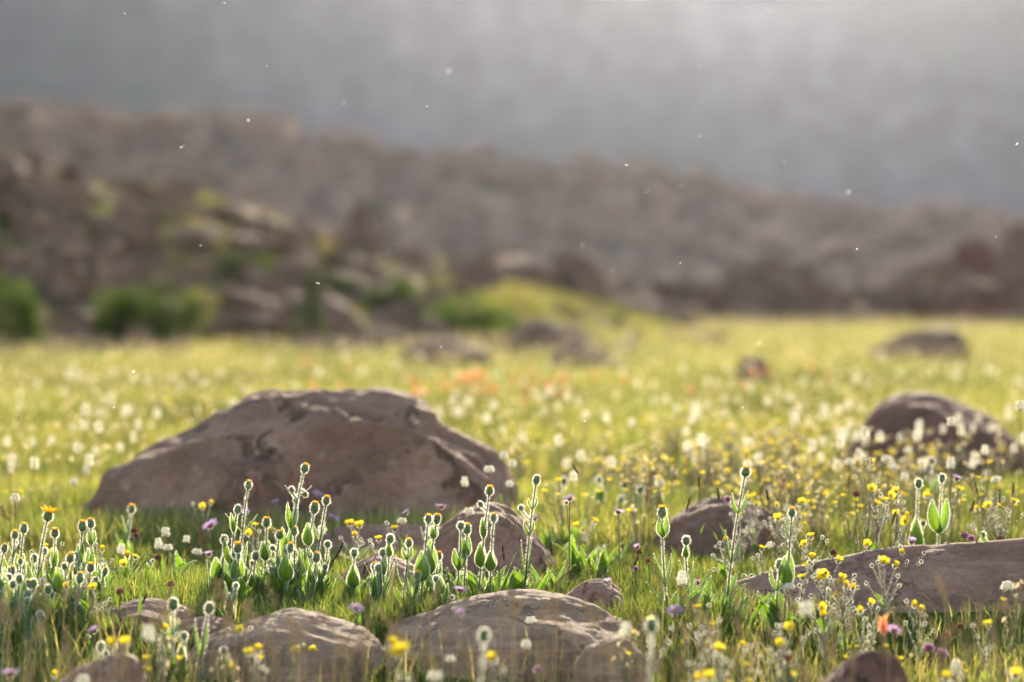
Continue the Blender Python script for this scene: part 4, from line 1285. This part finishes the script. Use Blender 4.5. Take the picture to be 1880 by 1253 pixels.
# ---------------------------------------------------------------- fleabanes, clovers, paintbrush
FB = [(810, 930, 10.6, 1, None, 1.15), (745, 941, 10.7, 0, None, .9), (845, 1084, 9.1, 0, (830, 1098), 1.0), (654, 1118, 8.95, 1, None, 1.0), (844, 1124, 7.9, 2, None, .9), (171, 1158, 9.0, 2, (160, 1172), 1.05),
      (383, 1017, 10.3, 2, None, 1.0), (1046, 915, 9.9, 0, (1040, 924), 1.0), (1136, 940, 9.8, 0, None, .95), (1117, 1070, 9.5, 3, None, 1.0), (1240, 1122, 8.75, 1, None, 1.05), (981, 953, 10.7, 1, None, 1.05),
      (1675, 994, 9.9, 3, None, 1.1), (1758, 878, 10.7, 2, None, 1.1), (505, 922, 11.5, 2, None, .9), (583, 907, 11.5, 1, None, .95), (612, 951, 11.3, 1, None, 1.), (385, 965, 10.9, 1, None, 1.3),
      (84, 1070, 10.3, 1, None, 1.1), (18, 1236, 7.7, 1, None, 1.2), (452, 940, 11.0, 2, None, .9), (1643, 1158, 8.4, 1, None, .95), (1170, 1005, 10.4, 3, None, .9)]
items = [dict(px=f[0], py=f[1], Y=f[2], look=('closed' if f[3] == 3 else ('wide open' if f[3] == 1 else 'half open')) + ' lilac fleabane' + (' with a side bud' if f[4] else ''), f=f) for f in FB]
name_all(items, None)
for it in items:
    px, py, Y, k, side, sc = it['f']
    fleabane(px, py, Y, it['label'], k, (rng.uniform(.2, .6), 0), sc * 1.08, side)

CV = [(1707, 1192, 8.5, 0, 1.1), (1730, 1203, 8.45, 0, 1.1), (1738, 1168, 8.7, 1, 1.2), (1765, 1152, 8.8, 1, 1.1), (1572, 908, 10.4, 1, 1.3), (1337, 918, 10.6, 0, .9), (246, 976, 10.6, 1, 1.2), (290, 1025, 10.3, 1, 1.2), (1280, 1072, 9.6, 0, .8),
      (1772, 985, 10.3, 0, 1.), (1784, 990, 10.2, 0, .9), (1838, 991, 10.3, 1, 1.2), (1530, 1016, 9.9, 1, 1.1), (1168, 1046, 9.9, 0, .7), (1190, 1031, 10.0, 1, .9), (250, 985, 10.5, 1, 1.), (313, 1074, 9.9, 1, 1.1), (220, 1088, 9.7, 1, 1.1),
      (1848, 1120, 8.8, 1, .9), (988, 1232, 8.0, 0, .8), (1446, 1210, 8.0, 1, 1.), (1173, 1015, 10.1, 1, 1.)]
items = [dict(px=f[0], py=f[1], Y=f[2], look='withered brown clover head' if f[3] else 'purple clover head', f=f) for f in CV]
name_all(items, None)
for it in items:
    px, py, Y, k, sc = it['f']; clover(px, py, Y, it['label'], bool(k), sc)


def brush_mesh(merged_stem=0.0):
    mb = MB(); n = 70
    z = rng.uniform(0, .035, n); th = rng.uniform(0, 2 * PI, n)
    d = np.stack([np.cos(th) * .6, np.sin(th) * .6, np.ones(n)], 1); d /= np.linalg.norm(d, axis=1)[:, None]
    p = np.stack([np.cos(th) * .003, np.sin(th) * .003, z + merged_stem], 1)
    hairs(mb, p, d, .02, .005, 0)
    tube(mb, [(0, 0, 0), (0, 0, merged_stem + .02)] if merged_stem else [(0, 0, 0), (0, 0, .03)], [.002, .0015], 5, 1)
    return mb.mesh('flower_head', hm('orange', 'redstem'))


pb = empty('paintbrush_flower', (0, 0, 0), 'single orange paintbrush flower beside a purple head in front of the long slab', 'wildflower', 'orange paintbrush flowers')
e = spot(1622, 1152, 8.4); pb.location = (e[0], 8.4, g1(e[0], 8.4))
q = thin_stem(pb, (0, 0, max(.05, e[2] - pb.location.z - .02)), .0017, .0014, 'redstem', 3)
link('flower_head', brush_mesh(), pb, q[-1])
BR = [brush_mesh(h) for h in (.16, .2, .24)]
for k in range(42):
    if k < 26: x = rng.normal(860, 150); y = rng.normal(696, 14)
    else: x = rng.uniform(660, 1560); y = rng.uniform(672, 720)
    Y = (EYE - .24) * FPX / (y - HOR); X = (x - 940) * Y / FPX
    if in_foot(np.array([X]), np.array([Y]))[0]: continue
    o = link('paintbrush_flower', BR[k % 3], None, (X, Y, g1(X, Y))); o.scale = (1.05,) * 3; o.rotation_euler = (rng.normal(0, .1), rng.normal(0, .1), rng.uniform(0, 6))
    tag(o, 'blurred orange paintbrush flower in the far meadow below the hillside', 'wildflower', 'distant orange paintbrush flowers')

# ---------------------------------------------------------------- seed stalks
SS = [(475, 874, 9.8, 'panicle'), (527, 864, 9.9, 'panicle'), (563, 878, 9.95, 'panicle'), (491, 945, 9.8, 'panicle'), (1060, 851, 10.4, 'spike'), (1190, 864, 10.6, 'panicle'), (1235, 856, 10.6, 'panicle'), (1283, 878, 10.4, 'spike'),
      (1262, 914, 10.3, 'spike'), (1320, 898, 10.4, 'spike'), (1187, 890, 10.2, 'panicle'), (1247, 953, 10.2, 'panicle'), (1392, 882, 10.8, 'panicle'), (1441, 868, 11., 'panicle'), (1410, 902, 10.4, 'spike'), (623, 998, 9.8, 'spike'), (617, 1008, 9.8, 'spike'),
      (668, 1036, 9.7, 'spike'), (606, 1026, 9.7, 'spike'), (925, 1003, 9.8, 'spike'), (1014, 996, 9.7, 'spike'), (1785, 868, 10.3, 'panicle'), (1795, 886, 10.4, 'spike'), (1784, 920, 10.2, 'spike'), (1860, 888, 10.4, 'spike'), (1836, 900, 10.5, 'spike'),
      (1075, 1070, 9.4, 'panicle'), (1085, 1085, 9.4, 'panicle'), (1640, 940, 10.4, 'spike'), (1165, 1020, 10., 'spike'), (15, 925, 9.9, 'panicle'), (335, 1005, 10.3, 'panicle'), (372, 965, 10.4, 'panicle'), (265, 1090, 9.8, 'spike'),
      (540, 1075, 9.6, 'spike'), (470, 1060, 9.7, 'spike'), (1555, 870, 11.0, 'panicle'), (1225, 950, 11.2, 'panicle'), (860, 905, 10.6, 'panicle')]
items = [dict(px=s[0], py=s[1], Y=s[2], look='thin dark sedge spike' if s[3] == 'spike' else 'feathery brown grass panicle', s=s) for s in SS]
name_all(items, None)
for it in items:
    px, py, Y, k = it['s']; seed_stalk(px, py, Y, it['label'], k, lean=rng.normal(.05, .25))
# straw panicles, soft in front of the focus
n_ = 0
while n_ < 130:
    Y = rng.uniform(6.9, 8.7); px = rng.uniform(-60, 1940); zt = rng.uniform(.10, .20)
    X = (px - 940) * Y / FPX
    if in_foot(np.array([X]), np.array([Y]))[0]: continue
    py = HOR + (EYE - zt) * FPX / Y
    seed_stalk(px, py, Y, 'blurred straw coloured grass panicle rising in front of the domed rocks' if px < 1160 else 'blurred straw coloured grass panicle rising in front of the long slab', 'straw', lean=rng.normal(0, .3),
               group='straw panicles before the domed rocks' if px < 1160 else 'straw panicles before the long slab')
    n_ += 1
for (x0, y0), (x1, y1), Y, lb in (((950, 955), (877, 1108), 9.5, 'long dark dry stalk leaning across the face of the pointed rock'), ((1395, 905), (1440, 1020), 10.0, 'long reddish dry stalk slanting over the creased rock'),
                                  ((1590, 905), (1645, 990), 10.2, 'long reddish dry stalk slanting between hairy yellow flowers behind the long slab')):
    a = spot(x0, y0, Y); b = spot(x1, y1, Y - .1); b[2] = min(b[2], g1(b[0], b[1]) + .02)
    mb = MB(); tube(mb, bez(b * 0, (a - b) * .5 + np.array([.006, 0, .004]), a - b, 8), np.linspace(.0016, .0011, 8), 5, 0)
    tag(mb.build('dry_stalk', hm('maroon'), None, True, b), lb, 'grass stalk')

# ---------------------------------------------------------------- broad leaved clumps
LC = [(400, 9.65), (430, 9.75), (462, 9.75), (505, 9.75), (540, 9.78), (590, 9.75), (20, 9.4), (55, 9.3), (110, 9.3), (150, 9.35), (185, 9.5), (420, 9.45), (850, 9.72), (885, 9.7), (910, 9.6), (940, 9.68), (985, 9.68), (1015, 9.85),
      (1045, 10.4), (1075, 10.5), (1100, 10.3), (1130, 10.6), (1010, 11.0), (1040, 11.3), (1230, 9.2), (1268, 9.3), (1325, 9.35), (1350, 9.2), (1300, 9.3), (1430, 9.2), (1560, 10.2), (1580, 10.1), (1690, 10.35), (1720, 10.35), (1760, 10.4),
      (1775, 10.3), (1540, 10.2), (660, 9.7), (700, 9.6), (800, 9.55), (1870, 10.2), (340, 10.2), (300, 10.0), (230, 9.9)]
items = [dict(px=c[0] + .01 * i, py=HOR + EYE * FPX / c[1], Y=c[1], look='clump of broad pointed green leaves', c=c) for i, c in enumerate(LC)]
name_all(items, None)
for it in items:
    px, Y = it['c']
    big = 1.2 if px == 910 else 1.0
    leafy(px, Y, rng.integers(5, 9), (.07 * big, .13 * big), it['label'], .26)

# ---------------------------------------------------------------- flowers farther out (each one mesh: too small to show parts)
def far_bistort(seed):
    h = [.17, .21, .25, .19, .28, .23][seed]
    mb = MB(); lx = rng.normal(0, .02)
    tube(mb, bez(np.zeros(3), np.array([0, 0, h * .5]), np.array([lx, 0, h]), 5), .0012, 4, 1)
    n = 110; z = rng.uniform(0, 1, n); th = rng.uniform(0, 2 * PI, n); r = .0115 * np.sin(PI * (z * .85 + .1)) ** .6
    p = np.stack([np.cos(th) * r * .6 + lx, np.sin(th) * r * .6, h + z * .034], 1)
    d = np.stack([np.cos(th), np.sin(th), rng.normal(.2, .3, n)], 1); d /= np.linalg.norm(d, axis=1)[:, None]
    hairs(mb, p, d, .0075, .0065, 0)
    return mb.mesh('bistort', hm('white', 'redstem'))


FBI = [far_bistort(k) for k in range(6)]
cnt = 0
while cnt < 240:
    Y = rng.uniform(11.8, 24) if cnt % 3 else rng.uniform(12, 18)
    px = rng.uniform(-60, 1940)
    X = (px - 940) * Y / FPX
    if in_foot(np.array([X]), np.array([Y]), .04)[0] or (260 < px < 930 and Y < 13.2): continue
    if fbm2(X * .6, Y * .4, 2, .5, 50.)[0] < -.15 and rng.uniform() < .7: continue
    o = link('bistort', FBI[cnt % 6], None, (X, Y, g1(X, Y))); s = rng.uniform(.85, 1.15); o.scale = (s * 1.1, s * 1.1, s); o.rotation_euler = (rng.normal(0, .06), rng.normal(0, .06), rng.uniform(0, 6))
    if px < 930 and Y < 24: g = ('blurred white flower head in the sunny meadow around the largest boulder', 'white heads round the largest boulder')
    elif Y < 17: g = ('blurred white flower head in the meadow between the two boulders', 'white heads between the boulders')
    else: g = ('tiny blurred white flower head in the meadow beyond the lone maroon boulder', 'white heads beyond the maroon boulder')
    tag(o, g[0], 'wildflower', g[1]); cnt += 1


def far_cinq(seed):
    mb = MB(); h = rng.uniform(.15, .24)
    for k in range(9):
        e = np.array([rng.normal(0, .035), rng.normal(0, .035), h * rng.uniform(.7, 1.05)])
        s = np.array([e[0] * .2, e[1] * .2, h * .4]) if k else np.zeros(3)
        P = bez(s, np.array([e[0] * .5, e[1] * .5, e[2] * .7]), e, 4)
        tube(mb, P, .0012, 4, 1); hair_tube(mb, P, .001, 60, .004, .0009, 2)
        n = 26; d = rng.normal(size=(n, 3)); d /= np.linalg.norm(d, axis=1)[:, None]
        if k < 2 + seed % 2:
            for j in range(5): leaf(mb, e, j * 2 * PI / 5, .013, .013, 1.0, .8, 'obov', .1, 0, None, 4)
        else: hairs(mb, np.tile(e, (n, 1)), d, .0075, .003, 2)
    return mb.mesh('cinquefoil', hm('yellow', 'ashstem', 'cream'))


M['cream'] = leafmat('seed_head_cream', (.62, .55, .36), (.85, .74, .46), .6, .2, 0)
FCI = [far_cinq(k) for k in range(6)]
cnt = 0
while cnt < 160:
    Y = rng.uniform(10.9, 15.5); px = rng.normal(1420, 260) if cnt % 8 else rng.uniform(0, 1900)
    if not -60 < px < 1940: continue
    X = (px - 940) * Y / FPX
    if in_foot(np.array([X]), np.array([Y]), .04)[0] or (260 < px < 940 and Y < 13.2): continue
    o = link('cinquefoil', FCI[cnt % 6], None, (X, Y, g1(X, Y))); s = rng.uniform(.85, 1.2); o.scale = (s,) * 3; o.rotation_euler = (0, 0, rng.uniform(0, 6))
    tag(o, 'blurred yellow flowers on pale hairy stems in the bright grass beyond the creased rock' if px > 940 else 'blurred yellow flowers on pale hairy stems in the grass around the largest boulder', 'wildflower',
        'distant cinquefoils beyond the creased rock' if px > 940 else 'distant cinquefoils round the largest boulder'); cnt += 1


cnt = 0
while cnt < 32:
    Y = rng.uniform(7.2, 8.8); px = rng.uniform(-40, 1920) if cnt % 3 == 0 else rng.uniform(1150, 1920)
    X = (px - 940) * Y / FPX
    if in_foot(np.array([X]), np.array([Y]))[0]: continue
    o = link('cinquefoil', FCI[cnt % 6], None, (X, Y, g1(X, Y))); s = rng.uniform(.7, 1.15); o.scale = (s * .8, s * .8, s * (1.0 if px > 1150 else 1.25)); o.rotation_euler = (rng.normal(0, .1), rng.normal(0, .1), rng.uniform(0, 6))
    tag(o, 'blurred tangle of pale hairy stems with small yellow flowers in front of the long slab' if px > 1150 else 'blurred tangle of pale hairy stems with small yellow flowers in front of the domed rocks', 'wildflower',
        'cinquefoils before the long slab' if px > 1150 else 'cinquefoils before the domed rocks'); cnt += 1


def drift(name, n, y0, y1, rad, hr, mat, keep=None, hairs_n=16, side=1.0, wd=.45):
    x, y = trapezoid(n, y0, y1, side)
    k = ~in_foot(x, y)
    if keep is not None: k &= keep(x, y)
    x, y = x[k], y[k]; z = gz(x, y) + rng.uniform(*hr, len(x))
    c = np.repeat(np.stack([x, y, z], 1), hairs_n, 0); d = rng.normal(size=(len(c), 3)); d /= np.linalg.norm(d, axis=1)[:, None]
    mb = MB(); hairs(mb, c, d, rad, rad * wd * 2, 0)
    return tag(mb.build(name, [M[mat]]), kind='stuff')


pat = lambda x, y: fbm2(x * .35, y * .22, 3, .5, 60.) > -.12 + .3 * (rng.uniform(size=len(x)) - .5)
drift('white_flower_drift', 2400, 23, 66, .015, (.14, .3), 'cream', lambda x, y: pat(x, y) & ((hill_z(x, y) < 0) | (y < 36)))
drift('yellow_flower_drift', 1700, 15, 60, .012, (.12, .24), 'yellow', lambda x, y: ~pat(x, y + 30) & ((hill_z(x, y) < 0) | (y < 36)))
drift('seed_head_drift', 24000, 13, 66, .013, (.12, .26), 'cream', lambda x, y: ((hill_z(x, y) < 0) | (y < 36)), 9)

# ---------------------------------------------------------------- shrubs and the fir sapling at the hill foot
def shrub(px, pyb, Y, wpx, hpx, label, mat='bush', n=3400, lf=.055, name='shrub', cat='shrub', conic=False):
    X = (px - 940) * Y / FPX; zb = EYE - (pyb - HOR) * Y / FPX
    zg = max(g1(X, Y), float(hill_z(np.array([X]), np.array([Y]))[0])) - .03
    Wd = wpx * Y / FPX / 2; Hh = EYE - (pyb - hpx - HOR) * Y / FPX - zg
    root = empty(name, (X, Y, zg), label, cat)
    mb = MB()
    for k in range(9 if not conic else 1):
        e = np.array([rng.uniform(-.7, .7) * Wd, rng.uniform(-.5, .5) * Wd, Hh * rng.uniform(.6, .9)]) if not conic else np.array([0, 0, Hh * .97])
        tube(mb, bez(np.zeros(3), np.array([e[0] * .3, e[1] * .3, e[2] * .6]), e, 6), np.linspace(.022, .005, 6), 5, 0)
    mb.build('trunk' if conic else 'stem', hm('wood'), root)
    if conic:
        z = rng.uniform(0.02, 1, n) ** 1.15; lay = np.round(z * 11) / 11 * .7 + z * .3
        r = Wd * (1 - lay) ** .8 * np.sqrt(rng.uniform(.02, 1, n)) * (1 + .25 * np.sin(lay * 34))
        th = rng.uniform(0, 2 * PI, n); c = np.stack([np.cos(th) * r, np.sin(th) * r, lay * Hh], 1)
        d = np.stack([np.cos(th), np.sin(th), np.full(n, -.15)], 1) + rng.normal(0, .5, (n, 3))
    else:
        nc = 26; cc = np.stack([rng.uniform(-.85, .85, nc), rng.uniform(-.6, .6, nc), rng.uniform(.18, .85, nc)], 1)
        cc[:, 2] *= np.sqrt(np.clip(1.12 - cc[:, 0] ** 2, .1, 1)); rad = rng.uniform(.16, .36, nc)
        i = rng.integers(0, nc, n); v = rng.normal(size=(n, 3)); v /= np.linalg.norm(v, axis=1)[:, None]
        c = cc[i] + v * (rad[i] * rng.uniform(.4, 1, n) ** .5)[:, None]
        c[:, 2] = np.abs(c[:, 2]); c = c * np.array([Wd, Wd, Hh]); d = v + rng.normal(0, .6, (n, 3)) + np.array([0, 0, .4])
    d /= np.linalg.norm(d, axis=1)[:, None]
    m2 = MB(); hairs(m2, c, d, lf, lf * .55, 0)
    m2.build('crown' if conic else 'foliage', hm(mat), root)
    return root


shrub(262, 632, 37.6, 215, 112, 'round green leafy shrub at the foot of the hillside')
shrub(2, 652, 36.4, 150, 150, 'taller bright green shrub cut off by the frame edge', n=3000)
shrub(572, 650, 37.0, 78, 150, 'small fir sapling with a narrow pointed crown', 'fir', 2600, .05, 'fir_sapling', 'tree', True)
shrub(330, 520, 44.0, 190, 45, 'flat dark green shrub on the slope above the round shrub', n=1500)
shrub(450, 535, 42.8, 110, 70, 'low green shrub above and beside the round one on the slope', n=1200)
shrub(612, 545, 42.5, 90, 42, 'bluish dark shrub just behind the top of the fir sapling', 'fir', 1000)
shrub(850, 606, 40.5, 200, 55, 'broad bright green low shrub near the flat mauve rock', n=2000)
shrub(720, 560, 42.0, 120, 50, 'small green shrub between the fir sapling and the golden grass', n=1200)
shrub(130, 585, 40.5, 60, 55, 'small yellow green shrub beside the taller shrub', n=800)
shrub(190, 418, 46.5, 70, 45, 'pale green tuft of shrub high on the hillside', n=700)

# ---------------------------------------------------------------- insects in the backlight
def insect_parts():
    b = MB(); lathe(b, (-.002, 0, 0), (1, 0, .15), [(.0002, 0), (.0008, .0006), (.0009, .002), (.0005, .0042), (.0001, .005)], 8, 0)
    body = b.mesh('body', hm('insect'))
    ws = []
    for s in (1, -1):
        m2 = MB(); m2.add([(0, 0, .0006), (.0018, s * .0015, .0018), (.001, s * .0048, .0034), (-.0012, s * .0052, .0036), (-.0016, s * .002, .0018)], [(0, 1, 4)], [(1, 2, 3, 4)], 0)
        ws.append(m2.mesh('wing', hm('wing')))
    return body, ws


IB, IW = insect_parts()
IN = [(785, 198, 9.9, 1.0), (337, 271, 9.2, 1.3), (583, 521, 9.8, .9), (1152, 305, 9.3, 1.1), (1187, 355, 9.8, 1.2), (1283, 122, 12.6, 2.0), (823, 135, 13.5, 2.0), (490, 124, 9.7, .7), (630, 192, 13.0, 1.6), (457, 224, 8.6, 1.1), (230, 27, 9.6, .6),
      (412, 9, 8.9, 1.0), (1250, 344, 12.4, 1.8), (1556, 356, 12.6, 1.9), (1573, 460, 9.6, 1.1), (1829, 437, 10.2, 1.0), (1867, 267, 10.2, 1.4), (1283, 253, 12.0, 1.3), (1248, 485, 9.3, .8), (1126, 498, 12.4, 1.3), (1076, 776, 10.0, 1.3), (1366, 749, 9.8, .9),
      (810, 640, 9.4, 1.1), (246, 686, 9.2, 1.2), (386, 548, 9.7, .6), (1070, 452, 13.0, 1.6), (1410, 25, 13.2, 1.8), (370, 452, 10.2, .8), (1440, 298, 12.4, 1.3), (1684, 300, 9.7, .5), (1295, 648, 13.5, 2.0), (1395, 634, 13.4, 2.0), (207, 750, 9.3, 1.2)]


def iplace(px, py):
    if py < 180 + px * .12: return 'against the far mountain'
    if py < 300 + px * .2: return 'against the grey ridge'
    if py < 600 and px < 1100: return 'against the near hillside'
    if py < 580: return 'against the far row of rocks'
    return 'over the meadow'


grp = {}
for i in IN: grp.setdefault((('sharp bright' if abs(i[2] - FOCUS) < .7 else 'soft round'), iplace(i[0], i[1])), []).append(i)
for (lk, pl), L in grp.items():
    for k, (px, py, Y, s) in enumerate(sorted(L)):
        root = empty('flying_insect', spot(px, py, Y), f'{lk} speck of an insect {pl}' + (f', {ORD[k]} from the left' if len(L) > 1 else ''), 'insect', 'insects in the backlight')
        root.scale = (s,) * 3; root.rotation_euler = (rng.normal(0, .4), rng.normal(0, .4), rng.uniform(0, 6.28))
        link('body', IB, root); link('wing', IW[0], root); link('wing', IW[1], root)
